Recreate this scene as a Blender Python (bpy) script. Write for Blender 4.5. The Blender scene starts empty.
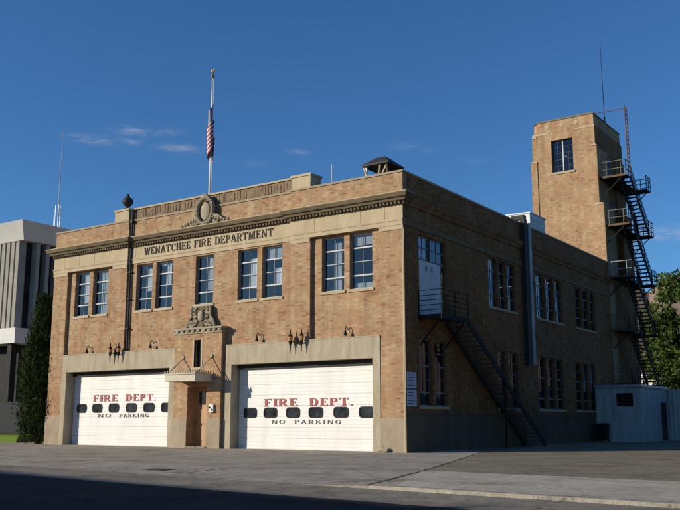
import bpy, math, random
from mathutils import Vector, Matrix
random.seed(7)
R = math.radians
sc = bpy.context.scene
col = sc.collection

# ------------------------------------------------------------------ materials
def new_mat(name):
    m = bpy.data.materials.new(name); m.use_nodes = True
    nt = m.node_tree; nt.nodes.clear()
    out = nt.nodes.new('ShaderNodeOutputMaterial')
    b = nt.nodes.new('ShaderNodeBsdfPrincipled')
    nt.links.new(b.outputs[0], out.inputs[0])
    return m, nt, b, out

def N(nt, t, **kw):
    n = nt.nodes.new(t)
    for k, v in kw.items():
        if k.startswith('i_'):
            n.inputs[k[2:].replace('_', ' ')].default_value = v
        else: setattr(n, k, v)
    return n

def c4(c): return (c[0], c[1], c[2], 1)

def ramp(nt, fac, stops):
    r = nt.nodes.new('ShaderNodeValToRGB')
    els = r.color_ramp.elements
    while len(els) < len(stops): els.new(0.5)
    for e, (p, c) in zip(els, stops):
        e.position = p; e.color = c4(c)
    nt.links.new(fac, r.inputs[0])
    return r.outputs[0]

def mixc(nt, fac, a, b, mode='MIX'):
    m = nt.nodes.new('ShaderNodeMix'); m.data_type = 'RGBA'; m.blend_type = mode
    for s, v in ((0, fac), (6, a), (7, b)):
        if hasattr(v, 'links') or isinstance(v, bpy.types.NodeSocket): nt.links.new(v, m.inputs[s])
        else: m.inputs[s].default_value = c4(v) if s > 0 else v
    return m.outputs[2]

def noise(nt, vec, scale, detail=4, rough=.6):
    n = nt.nodes.new('ShaderNodeTexNoise')
    n.inputs['Scale'].default_value = scale; n.inputs['Detail'].default_value = detail
    n.inputs['Roughness'].default_value = rough
    if vec is not None: nt.links.new(vec, n.inputs['Vector'])
    return n.outputs['Fac']

def pos(nt): return nt.nodes.new('ShaderNodeNewGeometry').outputs['Position']

def scaled(nt, vec, s):
    m = nt.nodes.new('ShaderNodeMapping'); m.inputs['Scale'].default_value = s
    nt.links.new(vec, m.inputs[0]); return m.outputs[0]

def bump(nt, b, h, strength=.3, dist=.02):
    n = nt.nodes.new('ShaderNodeBump'); n.inputs['Strength'].default_value = strength
    n.inputs['Distance'].default_value = dist
    nt.links.new(h, n.inputs['Height']); nt.links.new(n.outputs[0], b.inputs['Normal'])

def weathered(name, a, b_, scale=2.0, rough=.85, stretch=(1, 1, 1), metallic=0, bmp=.25, fine=40, dist=.01, amount=1.0):
    """two-tone noise material with a fine grain and a slight bump"""
    m, nt, b, out = new_mat(name)
    p = pos(nt)
    n1 = noise(nt, scaled(nt, p, stretch), scale, 6, .65)
    n2 = noise(nt, p, fine, 3)
    base = ramp(nt, n1, [(.3, a), (.7, b_)])
    g = ramp(nt, n2, [(.25, (.8, .8, .8)), (.75, (1.1, 1.1, 1.1))])
    cc = mixc(nt, amount, base, g, 'MULTIPLY')
    nt.links.new(cc, b.inputs['Base Color'])
    b.inputs['Roughness'].default_value = rough; b.inputs['Metallic'].default_value = metallic; b.inputs['Specular IOR Level'].default_value = .18 if rough > .5 else .4
    if bmp: bump(nt, b, n2, bmp, dist)
    return m

def brick(name, c1, c2, mortar, pale, dark):
    m, nt, b, out = new_mat(name)
    p = pos(nt)
    sep = nt.nodes.new('ShaderNodeSeparateXYZ'); nt.links.new(p, sep.inputs[0])
    add = N(nt, 'ShaderNodeMath', operation='ADD')
    nt.links.new(sep.outputs[0], add.inputs[0]); nt.links.new(sep.outputs[1], add.inputs[1])
    cmb = nt.nodes.new('ShaderNodeCombineXYZ')
    nt.links.new(add.outputs[0], cmb.inputs[0]); nt.links.new(sep.outputs[2], cmb.inputs[1])
    bt = nt.nodes.new('ShaderNodeTexBrick')
    nt.links.new(cmb.outputs[0], bt.inputs['Vector'])
    bt.inputs['Scale'].default_value = 1; bt.inputs['Brick Width'].default_value = .23
    bt.inputs['Row Height'].default_value = .074; bt.inputs['Mortar Size'].default_value = .0095
    bt.inputs['Mortar Smooth'].default_value = .2
    bt.inputs['Color1'].default_value = c4(c1); bt.inputs['Color2'].default_value = c4(c2)
    bt.inputs['Mortar'].default_value = c4(mortar); bt.inputs['Bias'].default_value = 0
    # scattered pale and dark single bricks: noise sampled per brick cell
    cell = N(nt, 'ShaderNodeVectorMath', operation='SNAP')
    nt.links.new(cmb.outputs[0], cell.inputs[0]); cell.inputs[1].default_value = (.23, .074, 1)
    wn = nt.nodes.new('ShaderNodeTexWhiteNoise'); nt.links.new(cell.outputs[0], wn.inputs['Vector'])
    f1 = ramp(nt, wn.outputs['Value'], [(.84, (0, 0, 0)), (1, (1, 1, 1))])
    f2 = ramp(nt, wn.outputs['Value'], [(.0, (1, 1, 1)), (.14, (0, 0, 0))])
    c = mixc(nt, f1, bt.outputs['Color'], pale)
    c = mixc(nt, f2, c, dark)
    # broad patches of weathering and rain streaks
    n1 = noise(nt, p, .55, 6, .7)
    c = mixc(nt, 1.0, c, ramp(nt, n1, [(.3, (.80, .74, .70)), (.7, (1.13, 1.12, 1.1))]), 'MULTIPLY')
    n4 = noise(nt, p, 1.1, 3, .5)
    c = mixc(nt, 1.0, c, ramp(nt, n4, [(.35, (1.04, .96, .93)), (.65, (.98, 1.02, 1.03))]), 'MULTIPLY')
    n3 = noise(nt, p, 2.6, 3, .6)
    c = mixc(nt, 1.0, c, ramp(nt, n3, [(.3, (.88, .84, .82)), (.7, (1.1, 1.1, 1.08))]), 'MULTIPLY')
    n2 = noise(nt, scaled(nt, p, (3, 3, .15)), 1.0, 4)
    c = mixc(nt, .6, c, ramp(nt, n2, [(.3, (.70, .67, .64)), (.6, (1.05, 1.05, 1.05))]), 'MULTIPLY')
    n5 = noise(nt, scaled(nt, p, (1.1, 1.1, .12)), 1.7, 5, .75)
    c = mixc(nt, ramp(nt, n5, [(.60, (0, 0, 0)), (.78, (.45, .45, .45))]), c, (.50, .42, .30))
    nt.links.new(c, b.inputs['Base Color']); b.inputs['Roughness'].default_value = .9; b.inputs['Specular IOR Level'].default_value = .15
    bump(nt, b, bt.outputs['Fac'], -.35, .008)
    return m

def glass_mat(name, tint=(.5, .55, .58), refl=.35):
    m, nt, b, out = new_mat(name)
    nt.nodes.remove(b)
    tr = nt.nodes.new('ShaderNodeBsdfTransparent'); tr.inputs[0].default_value = c4(tint)
    gl = nt.nodes.new('ShaderNodeBsdfGlossy'); gl.inputs['Roughness'].default_value = .03
    gl.inputs[0].default_value = (.85, .9, .95, 1)
    n = noise(nt, pos(nt), 1.6, 2)
    bp = nt.nodes.new('ShaderNodeBump'); bp.inputs['Strength'].default_value = .08; bp.inputs['Distance'].default_value = .05
    nt.links.new(n, bp.inputs['Height']); nt.links.new(bp.outputs[0], gl.inputs['Normal'])
    lw = nt.nodes.new('ShaderNodeLayerWeight'); lw.inputs[0].default_value = .5
    pw = N(nt, 'ShaderNodeMath', operation='POWER'); nt.links.new(lw.outputs['Facing'], pw.inputs[0]); pw.inputs[1].default_value = 4
    fr = N(nt, 'ShaderNodeMath', operation='MULTIPLY_ADD'); nt.links.new(pw.outputs[0], fr.inputs[0]); fr.inputs[1].default_value = .8; fr.inputs[2].default_value = refl * .2
    mx = nt.nodes.new('ShaderNodeMixShader')
    nt.links.new(fr.outputs[0], mx.inputs[0]); nt.links.new(tr.outputs[0], mx.inputs[1]); nt.links.new(gl.outputs[0], mx.inputs[2])
    nt.links.new(mx.outputs[0], out.inputs[0])
    return m

def leaf_mat(name, a, b_, c):
    m, nt, b, out = new_mat(name)
    n = noise(nt, pos(nt), 1.1, 3)
    oi = nt.nodes.new('ShaderNodeTexWhiteNoise'); 
    sn = N(nt, 'ShaderNodeVectorMath', operation='SNAP'); sn.inputs[1].default_value = (.25, .25, .25)
    nt.links.new(pos(nt), sn.inputs[0]); nt.links.new(sn.outputs[0], oi.inputs['Vector'])
    base = ramp(nt, n, [(.3, a), (.7, b_)])
    cc = mixc(nt, oi.outputs['Value'], base, c)
    nt.links.new(cc, b.inputs['Base Color']); b.inputs['Roughness'].default_value = .8; b.inputs['Specular IOR Level'].default_value = .12
    # thin leaves let some light through
    t = nt.nodes.new('ShaderNodeBsdfTranslucent'); nt.links.new(cc, t.inputs[0])
    mx = nt.nodes.new('ShaderNodeMixShader'); mx.inputs[0].default_value = .3
    nt.links.new(b.outputs[0], mx.inputs[1]); nt.links.new(t.outputs[0], mx.inputs[2]); nt.links.new(mx.outputs[0], out.inputs[0])
    return m

M = {}
M['brick'] = brick('tan_brick', (.405, .275, .160), (.355, .230, .131), (.36, .28, .19), (.455, .34, .215), (.25, .152, .094))
M['tower_brick'] = brick('tower_brick', (.425, .288, .166), (.385, .252, .142), (.38, .295, .195), (.46, .34, .215), (.29, .18, .108))
M['shaded_side_brick'] = brick('shaded_side_brick', (.26, .140, .060), (.215, .108, .045), (.22, .14, .07), (.31, .185, .085), (.135, .068, .030))  # tan brick darkened: shade of the right-hand faces put into the colour
M['stone'] = weathered('warm_sandstone', (.40, .32, .20), (.54, .435, .285), 1.2, .9, (1, 1, .5), bmp=.15)
M['old_stone'] = weathered('weathered_stone', (.15, .115, .075), (.29, .23, .15), 3, .95, (1, 1, .3), bmp=.4)
M['attic'] = weathered('mottled_attic_stone', (.13, .085, .052), (.33, .24, .155), 7, .95, (1, 1, .4), bmp=.5)
M['side_belt'] = weathered('shaded_belt_stone', (.17, .115, .062), (.25, .175, .10), 2, .95)  # front course stone with the side wall's shade put into its colour
M['cornice'] = weathered('dark_cornice_stone', (.11, .085, .055), (.19, .145, .09), 2.5, .95, (.4, .4, 1), bmp=.3)
M['concrete_frame'] = weathered('weathered_concrete', (.32, .27, .185), (.48, .415, .30), 1.8, .92, (1.5, 1.5, .35), bmp=.25)
M['carved'] = weathered('carved_stone', (.28, .235, .165), (.44, .37, .26), 6, .95, bmp=.4)
M['plinth'] = weathered('concrete_plinth', (.28, .225, .16), (.42, .345, .25), 1.4, .95, (1, 1, .6))
M['side_plinth'] = weathered('shaded_side_plinth', (.11, .082, .055), (.165, .125, .085), 1.2, .9, (1, 1, .5))  # plinth concrete darkened to paint in the shade along the side wall
M['roof'] = weathered('roof_felt', (.05, .05, .05), (.09, .088, .085), 1)
M['door_white'] = weathered('white_door_paint', (.66, .65, .61), (.80, .79, .76), .9, .5, (1.6, 1.6, .35), bmp=.04, amount=.55)
M['rib'] = weathered('grey_white_rib', (.60, .60, .58), (.68, .68, .66), 2, .5, bmp=0, amount=.3)
M['rubber'] = weathered('black_rubber', (.012, .012, .013), (.02, .02, .022), 5, .6)
M['dark_pane'] = glass_mat('door_glass', (.25, .28, .30), .30)
M['glass'] = glass_mat('window_glass', (.80, .84, .86), .36)
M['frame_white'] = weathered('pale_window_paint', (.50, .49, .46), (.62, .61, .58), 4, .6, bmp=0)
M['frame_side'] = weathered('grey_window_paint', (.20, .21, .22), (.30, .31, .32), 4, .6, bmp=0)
M['frame_dark'] = weathered('dark_window_paint', (.05, .05, .05), (.09, .09, .09), 4, .6, bmp=0)
M['curtain'] = weathered('white_curtain', (.55, .56, .58), (.75, .76, .78), 3, .9, (14, 14, .3), bmp=0)
M['blind'] = weathered('grey_blind', (.30, .32, .34), (.38, .40, .42), 3, .9, (.3, .3, 12), bmp=0)
M['letter_dark'] = weathered('dark_bronze_letter', (.045, .032, .02), (.08, .06, .035), 8, .6, bmp=0)
M['letter_red'] = weathered('red_letter_paint', (.24, .018, .016), (.30, .03, .024), 6, .5, bmp=0)
M['letter_black'] = weathered('black_letter_paint', (.02, .02, .02), (.05, .045, .045), 6, .5, bmp=0)
M['iron'] = weathered('black_iron', (.010, .009, .008), (.022, .018, .014), 8, .7)
M['rust_iron'] = weathered('rusty_iron', (.10, .055, .03), (.19, .115, .07), 5, .75)
M['white_metal'] = weathered('white_painted_metal', (.60, .60, .58), (.74, .74, .72), 3, .5)
M['galv'] = weathered('galvanised_metal', (.34, .37, .40), (.46, .49, .52), 2, .45, (1, 1, .4), metallic=.25)
M['rail_grey'] = weathered('worn_grey_rail', (.14, .13, .115), (.22, .205, .18), 4, .6)
M['dark_metal'] = weathered('dark_sheet_metal', (.03, .028, .026), (.06, .055, .05), 3, .6)
M['wood'] = weathered('varnished_oak', (.36, .19, .075), (.50, .28, .12), 3, .45, (6, 6, .4))
M['shed'] = weathered('pale_shed_paint', (.38, .37, .35), (.62, .62, .60), 1.3, .8, (1.6, 1.6, .3))
M['canopy'] = weathered('cream_canopy_paint', (.52, .47, .36), (.62, .56, .44), 2, .7)
M['amber'] = weathered('amber_lantern_glass', (.40, .20, .06), (.55, .30, .10), 6, .3, bmp=0)
M['concrete'] = None
M['white_panel'] = weathered('white_concrete_panel', (.62, .60, .56), (.74, .72, .67), .6, .85)
M['office_dark'] = weathered('shaded_office_wall', (.013, .013, .014), (.024, .024, .025), 1, .7)  # base colour lowered to stand for shade under the canopy
M['fin'] = weathered('grey_fin_concrete', (.26, .245, .21), (.36, .34, .30), 1, .9)
M['slate'] = weathered('shaded_slate_paint', (.004, .006, .010), (.007, .010, .015), 2, .6)  # slate paint, darkened further to stand for shade on the cabinet
M['caster'] = weathered('plain_red_brick', (.22, .10, .06), (.28, .13, .08), 1, .9)
M['bark'] = weathered('tree_bark', (.07, .05, .035), (.13, .10, .07), 6, .95, (1, 1, .2), bmp=.6)
M['arbor'] = leaf_mat('arborvitae_leaf', (.010, .022, .005), (.022, .040, .009), (.032, .05, .012))
M['leaf'] = leaf_mat('tree_leaf', (.040, .075, .016), (.070, .112, .022), (.10, .135, .03))
M['hedge'] = leaf_mat('hedge_leaf', (.05, .10, .02), (.08, .14, .03), (.10, .16, .04))
M['grass'] = leaf_mat('lawn_grass', (.14, .22, .03), (.19, .28, .04), (.16, .24, .04))
M['hill'] = weathered('dry_hill', (.20, .14, .10), (.30, .22, .17), .012, .95, bmp=0, fine=.05)
M['gold'] = weathered('dull_gilt_metal', (.26, .19, .08), (.36, .26, .11), 4, .55, metallic=.6)
M['sign'] = weathered('blue_white_sign', (.50, .53, .62), (.58, .61, .70), 3, .5, bmp=0)
M['sign_dark'] = weathered('sign_print', (.05, .06, .12), (.08, .09, .16), 3, .5, bmp=0)
M['pale_wall'] = weathered('pale_far_wall', (.60, .58, .54), (.70, .68, .64), .5, .9)

def ground_mat(name, a, b_, crack=None, joints=None, scale=.5, patch=None):
    m, nt, b, out = new_mat(name)
    p = pos(nt)
    n1 = noise(nt, p, scale, 8, .7); n2 = noise(nt, p, 22, 4, .7); n3 = noise(nt, p, 3.5, 5, .7)
    c = ramp(nt, n1, [(.3, a), (.7, b_)])
    c = mixc(nt, .8, c, ramp(nt, n2, [(.25, (.55, .55, .55)), (.75, (1.4, 1.4, 1.4))]), 'MULTIPLY')
    c = mixc(nt, .9, c, ramp(nt, n3, [(.28, (.70, .69, .68)), (.72, (1.2, 1.2, 1.18))]), 'MULTIPLY')
    st = noise(nt, scaled(nt, p, (.55, .8, 1)), .8, 6, .65)            # oil and tyre marks drawn out along the street
    c = mixc(nt, .7, c, ramp(nt, st, [(.36, (.62, .61, .60)), (.5, (1, 1, 1)), (.68, (1.12, 1.11, 1.1))]), 'MULTIPLY')
    sp = noise(nt, p, .8, 2, .5)                                        # scattered oil drips
    sp2 = noise(nt, p, 6.5, 2, .5)
    spm = N(nt, 'ShaderNodeMath', operation='MULTIPLY'); nt.links.new(sp, spm.inputs[0]); nt.links.new(sp2, spm.inputs[1])
    c = mixc(nt, 1.0, c, ramp(nt, spm.outputs[0], [(.34, (1, 1, 1)), (.40, (.58, .57, .56))]), 'MULTIPLY')
    if crack:
        v = nt.nodes.new('ShaderNodeTexVoronoi'); v.feature = 'DISTANCE_TO_EDGE'; v.inputs['Scale'].default_value = crack
        wob = mixc(nt, .12, p, n3 if False else nt.nodes.new('ShaderNodeTexNoise').outputs['Color'])
        nt.links.new(wob, v.inputs['Vector'])
        c = mixc(nt, 1.0, c, ramp(nt, v.outputs['Distance'], [(.0012, (.6, .6, .6)), (.004, (1, 1, 1))]), 'MULTIPLY')
    nt.links.new(c, b.inputs['Base Color']); b.inputs['Roughness'].default_value = .95; b.inputs['Specular IOR Level'].default_value = .08
    bump(nt, b, n2, .5, .02)
    return m
M['concrete'] = ground_mat('driveway_concrete', (.34, .295, .235), (.45, .40, .325), .12)
M['walk'] = ground_mat('sidewalk_concrete', (.44, .39, .305), (.56, .50, .40), .16)
M['kerb'] = ground_mat('kerb_concrete', (.27, .245, .20), (.36, .33, .27))
M['asphalt'] = ground_mat('street_asphalt', (.035, .034, .033), (.055, .053, .05), .2)
M['lot'] = ground_mat('lot_asphalt', (.23, .195, .135), (.30, .26, .185), .18)
M['gutter'] = ground_mat('gutter_concrete', (.19, .17, .135), (.29, .26, .21))
M['earth'] = ground_mat('dry_earth', (.14, .12, .085), (.22, .19, .14))
M['joint'] = weathered('joint_filler', (.42, .37, .29), (.52, .46, .37), 3, .95)
M['tar'] = weathered('tar_joint', (.06, .055, .045), (.10, .09, .075), 3, .95)

def flag_mat():
    m, nt, b, out = new_mat('flag_cloth')
    uv = nt.nodes.new('ShaderNodeUVMap'); uv.uv_map = 'UVMap'
    s = nt.nodes.new('ShaderNodeSeparateXYZ'); nt.links.new(uv.outputs[0], s.inputs[0])
    def math_(op, a, b_=0):
        n = nt.nodes.new('ShaderNodeMath'); n.operation = op
        for i, v in ((0, a), (1, b_)):
            if isinstance(v, (int, float)): n.inputs[i].default_value = v
            else: nt.links.new(v, n.inputs[i])
        return n.outputs[0]
    u, v = s.outputs[0], s.outputs[1]
    stripe = math_('LESS_THAN', math_('MODULO', math_('MULTIPLY', v, 13), 2), 1)
    c = mixc(nt, stripe, (.62, .60, .57), (.38, .03, .04))
    cant = math_('MULTIPLY', math_('LESS_THAN', u, .4), math_('GREATER_THAN', v, 6 / 13))
    vor = nt.nodes.new('ShaderNodeTexVoronoi'); vor.inputs['Scale'].default_value = 22; vor.inputs['Randomness'].default_value = 0
    nt.links.new(uv.outputs[0], vor.inputs['Vector'])
    star = math_('LESS_THAN', vor.outputs['Distance'], .28)
    cc = mixc(nt, star, (.02, .03, .10), (.6, .6, .6))
    c = mixc(nt, cant, c, cc)
    nt.links.new(c, b.inputs['Base Color']); b.inputs['Roughness'].default_value = .85
    return m
M['flag'] = flag_mat()

# ------------------------------------------------------------------ mesh builder
class MB:
    def __init__(s): s.v = []; s.f = []; s.mi = []
    def face(s, pts, mi=0):
        n = len(s.v); s.v += [tuple(p) for p in pts]; s.f.append(tuple(range(n, n + len(pts)))); s.mi.append(mi)
    def hexa(s, b, t, mi=0):                      # bottom and top rings of equal length
        n = len(s.v); k = len(b); s.v += [tuple(p) for p in b] + [tuple(p) for p in t]
        s.f.append(tuple(reversed(range(n, n + k)))); s.f.append(tuple(range(n + k, n + 2 * k)))
        for i in range(k):
            j = (i + 1) % k; s.f.append((n + i, n + j, n + k + j, n + k + i))
        s.mi += [mi] * (k + 2)
    def box(s, x0, x1, y0, y1, z0, z1, mi=0):
        b = [(x0, y0, z0), (x1, y0, z0), (x1, y1, z0), (x0, y1, z0)]
        s.hexa(b, [(p[0], p[1], z1) for p in b], mi)
    def tube(s, pts, r, k=8, mi=0, r2=None):
        rings = []; pts = [Vector(p) for p in pts]; L = len(pts)
        for i, p in enumerate(pts):
            d = (pts[min(i + 1, L - 1)] - pts[max(i - 1, 0)]).normalized()
            a = d.cross(Vector((0, 0, 1)))
            if a.length < .05: a = d.cross(Vector((1, 0, 0)))
            a.normalize(); c = d.cross(a)
            rr = r if r2 is None else r + (r2 - r) * i / (L - 1)
            rings.append([p + (a * math.cos(t) + c * math.sin(t)) * rr for t in [2 * math.pi * q / k for q in range(k)]])
        n = len(s.v)
        for rg in rings: s.v += [tuple(q) for q in rg]
        for i in range(L - 1):
            for q in range(k):
                w = (q + 1) % k
                s.f.append((n + i * k + q, n + i * k + w, n + (i + 1) * k + w, n + (i + 1) * k + q)); s.mi.append(mi)
        s.f.append(tuple(reversed(range(n, n + k)))); s.f.append(tuple(range(n + (L - 1) * k, n + L * k))); s.mi += [mi, mi]
    def bar(s, a, b, w, h, mi=0):                 # square bar from a to b, w across, h in the other direction
        a = Vector(a); b = Vector(b); d = (b - a).normalized()
        sd = d.cross(Vector((0, 0, 1)))
        if sd.length < .05: sd = Vector((1, 0, 0))
        sd.normalize(); up = sd.cross(d)
        q = [sd * (-w / 2) + up * (-h / 2), sd * (w / 2) + up * (-h / 2), sd * (w / 2) + up * (h / 2), sd * (-w / 2) + up * (h / 2)]
        s.hexa([a + o for o in q], [b + o for o in q], mi)
    def lathe(s, prof, cx=0, cy=0, k=14, mi=0):   # (radius, z) profile
        n = len(s.v); L = len(prof)
        for r, z in prof:
            for q in range(k):
                t = 2 * math.pi * q / k; s.v.append((cx + r * math.cos(t), cy + r * math.sin(t), z))
        for i in range(L - 1):
            for q in range(k):
                w = (q + 1) % k
                s.f.append((n + i * k + q, n + i * k + w, n + (i + 1) * k + w, n + (i + 1) * k + q)); s.mi.append(mi)
        s.f.append(tuple(reversed(range(n, n + k)))); s.f.append(tuple(range(n + (L - 1) * k, n + L * k))); s.mi += [mi, mi]
    def ball(s, c, r, k=8, mi=0, sx=1, sy=1, sz=1):
        n = len(s.v); L = k // 2 + 1
        for i in range(L + 1):
            ph = math.pi * i / L
            for q in range(k):
                t = 2 * math.pi * q / k
                s.v.append((c[0] + r * sx * math.sin(ph) * math.cos(t), c[1] + r * sy * math.sin(ph) * math.sin(t), c[2] - r * sz * math.cos(ph)))
        for i in range(L):
            for q in range(k):
                w = (q + 1) % k
                s.f.append((n + i * k + q, n + i * k + w, n + (i + 1) * k + w, n + (i + 1) * k + q)); s.mi.append(mi)
    def sweep(s, prof, path, mi=0):
        """profile of (out, z) swept along a 2D path with mitred corners; outward is to the right of the path"""
        L = len(path); offs = []
        for i in range(L):
            def nrm(a, b):
                d = Vector((b[0] - a[0], b[1] - a[1])).normalized(); return Vector((d.y, -d.x))
            if i == 0: o = nrm(path[0], path[1])
            elif i == L - 1: o = nrm(path[-2], path[-1])
            else:
                n1 = nrm(path[i - 1], path[i]); n2 = nrm(path[i], path[i + 1]); o = (n1 + n2) / (1 + n1.dot(n2))
            offs.append(o)
        n = len(s.v); k = len(prof)
        for p, o in zip(path, offs):
            for a, z in prof: s.v.append((p[0] + o.x * a, p[1] + o.y * a, z))
        for i in range(L - 1):
            for q in range(k):
                w = (q + 1) % k
                s.f.append((n + i * k + q, n + (i + 1) * k + q, n + (i + 1) * k + w, n + i * k + w)); s.mi.append(mi)
        s.f.append(tuple(range(n, n + k))); s.f.append(tuple(reversed(range(n + (L - 1) * k, n + L * k)))); s.mi += [mi, mi]
    def build(s, name, mats, parent=None, smooth=False):
        me = bpy.data.meshes.new(name); me.from_pydata(s.v, [], s.f)
        if not isinstance(mats, (list, tuple)): mats = [mats]
        for m in mats: me.materials.append(m)
        me.polygons.foreach_set('material_index', s.mi)
        if smooth: me.polygons.foreach_set('use_smooth', [True] * len(me.polygons))
        me.update()
        o = bpy.data.objects.new(name, me); col.objects.link(o)
        if parent: o.parent = parent
        return o

def tag(o, label=None, cat=None, group=None, kind=None):
    if label: o['label'] = label
    if cat: o['category'] = cat
    if group: o['group'] = group
    if kind: o['kind'] = kind
    return o
def thing(name, label, cat, loc=(0, 0, 0), rz=0, group=None):
    o = bpy.data.objects.new(name, None); col.objects.link(o); o.empty_display_size = .3
    o.location = loc; o.rotation_euler = (0, 0, rz)
    return tag(o, label, cat, group)
def copy_tree(o, parent=None):
    c = o.copy(); col.objects.link(c)
    if parent: c.parent = parent
    for ch in [q for q in bpy.data.objects if q.parent == o]: copy_tree(ch, c)
    return c

# wall frames: a plane given by origin P, along-direction u, outward normal n (2D)
class Plane:
    def __init__(s, P, u, n): s.P = P; s.u = u; s.n = n
    def pt(s, a, z, d=0):     # d = depth behind the plane (inwards)
        return (s.P[0] + s.u[0] * a - s.n[0] * d, s.P[1] + s.u[1] * a - s.n[1] * d, z)
    def box(s, mb, a0, a1, z0, z1, d0, d1, mi=0):
        b = [s.pt(a0, z0, d0), s.pt(a1, z0, d0), s.pt(a1, z0, d1), s.pt(a0, z0, d1)]
        mb.hexa(b, [(p[0], p[1], z1) for p in b], mi)
    def quad(s, mb, a0, a1, z0, z1, d, mi=0):
        mb.face([s.pt(a0, z0, d), s.pt(a1, z0, d), s.pt(a1, z1, d), s.pt(a0, z1, d)], mi)
    def wall(s, mb, a0, a1, z0, z1, holes, d=0, mi=0):   # holes (a0,a1,z0,z1,reveal)
        us = sorted({a0, a1, *[h[0] for h in holes], *[h[1] for h in holes]})
        zs = sorted({z0, z1, *[h[2] for h in holes], *[h[3] for h in holes]})
        us = [u for u in us if a0 <= u <= a1]; zs = [z for z in zs if z0 <= z <= z1]
        for i in range(len(us) - 1):
            for j in range(len(zs) - 1):
                cu = (us[i] + us[i + 1]) / 2; cz = (zs[j] + zs[j + 1]) / 2
                if any(h[0] < cu < h[1] and h[2] < cz < h[3] for h in holes): continue
                s.quad(mb, us[i], us[i + 1], zs[j], zs[j + 1], d, mi)
        for (h0, h1, g0, g1, rv) in holes:
            if not rv: continue
            p = s.pt; a, b = d, d + rv
            mb.face([p(h0, g0, a), p(h0, g0, b), p(h0, g1, b), p(h0, g1, a)], mi)
            mb.face([p(h1, g0, a), p(h1, g1, a), p(h1, g1, b), p(h1, g0, b)], mi)
            mb.face([p(h0, g1, a), p(h0, g1, b), p(h1, g1, b), p(h1, g1, a)], mi)
            if g0 > .05: mb.face([p(h0, g0, a), p(h1, g0, a), p(h1, g0, b), p(h0, g0, b)], mi)

FR = Plane((0, 0), (1, 0), (0, -1))      # street front, along = x
SD = Plane((0, 0), (0, 1), (1, 0))       # right side, along = y

def window(parent, pl, a0, a1, z0, z1, d, cols=2, rows=4, frame='frame_white', curtains=(), sill=None, heavy=(1, 3), glass='glass', name='window'):
    mb = MB(); f = .055
    pl.box(mb, a0, a0 + f, z0, z1, d, d + .07, 1); pl.box(mb, a1 - f, a1, z0, z1, d, d + .07, 1)
    pl.box(mb, a0 + f, a1 - f, z0, z0 + f, d + .002, d + .07); pl.box(mb, a0 + f, a1 - f, z1 - f, z1, d + .002, d + .07)
    for r in range(1, rows):
        z = z0 + (z1 - z0) * r / rows; w = .032 if r in heavy else .014
        pl.box(mb, a0 + f, a1 - f, z - w, z + w, d + (.004 if r in heavy else .012), d + .06)
    for c in range(1, cols):
        a = a0 + (a1 - a0) * c / cols
        pl.box(mb, a - .012, a + .012, z0 + f, z1 - f, d + .017, d + .058, 1)
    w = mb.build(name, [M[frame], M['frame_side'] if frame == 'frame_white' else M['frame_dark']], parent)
    g = MB()
    for r in range(rows):                 # each pane leans its own hair's breadth, as old glazing does
        for c in range(cols):
            b0 = a0 + (a1 - a0) * c / cols; b1 = a0 + (a1 - a0) * (c + 1) / cols
            y0 = z0 + (z1 - z0) * r / rows; y1 = z0 + (z1 - z0) * (r + 1) / rows
            e = [random.uniform(-.004, .004) for _ in range(3)]
            g.face([pl.pt(b0, y0, d + .035 + e[0]), pl.pt(b1, y0, d + .035 + e[1]), pl.pt(b1, y1, d + .035 + e[1] + e[2]), pl.pt(b0, y1, d + .035 + e[0] + e[2])])
    g.build('pane', M[glass], w)
    for (c0, c1, e0, e1, mat) in curtains:
        k = MB(); n = max(4, int((c1 - c0) * (a1 - a0) * 14)); W = a1 - a0
        q = [(a0 + W * (c0 + (c1 - c0) * i / n), d + .11 + (.03 * math.sin(i * 2.1) if mat == 'curtain' else 0)) for i in range(n + 1)]
        for i in range(n):
            k.face([pl.pt(q[i][0], z0 + (z1 - z0) * e0, q[i][1]), pl.pt(q[i + 1][0], z0 + (z1 - z0) * e0, q[i + 1][1]),
                    pl.pt(q[i + 1][0], z0 + (z1 - z0) * e1, q[i + 1][1]), pl.pt(q[i][0], z0 + (z1 - z0) * e1, q[i][1])])
        k.build('curtain' if mat == 'curtain' else 'blind', M[mat], w)
    if sill:
        k = MB(); pl.box(k, a0 - .08, a1 + .08, z0 - .13, z0, d - sill - .06, d + .05); k.build('sill', M['stone'], w)
    return w

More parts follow.
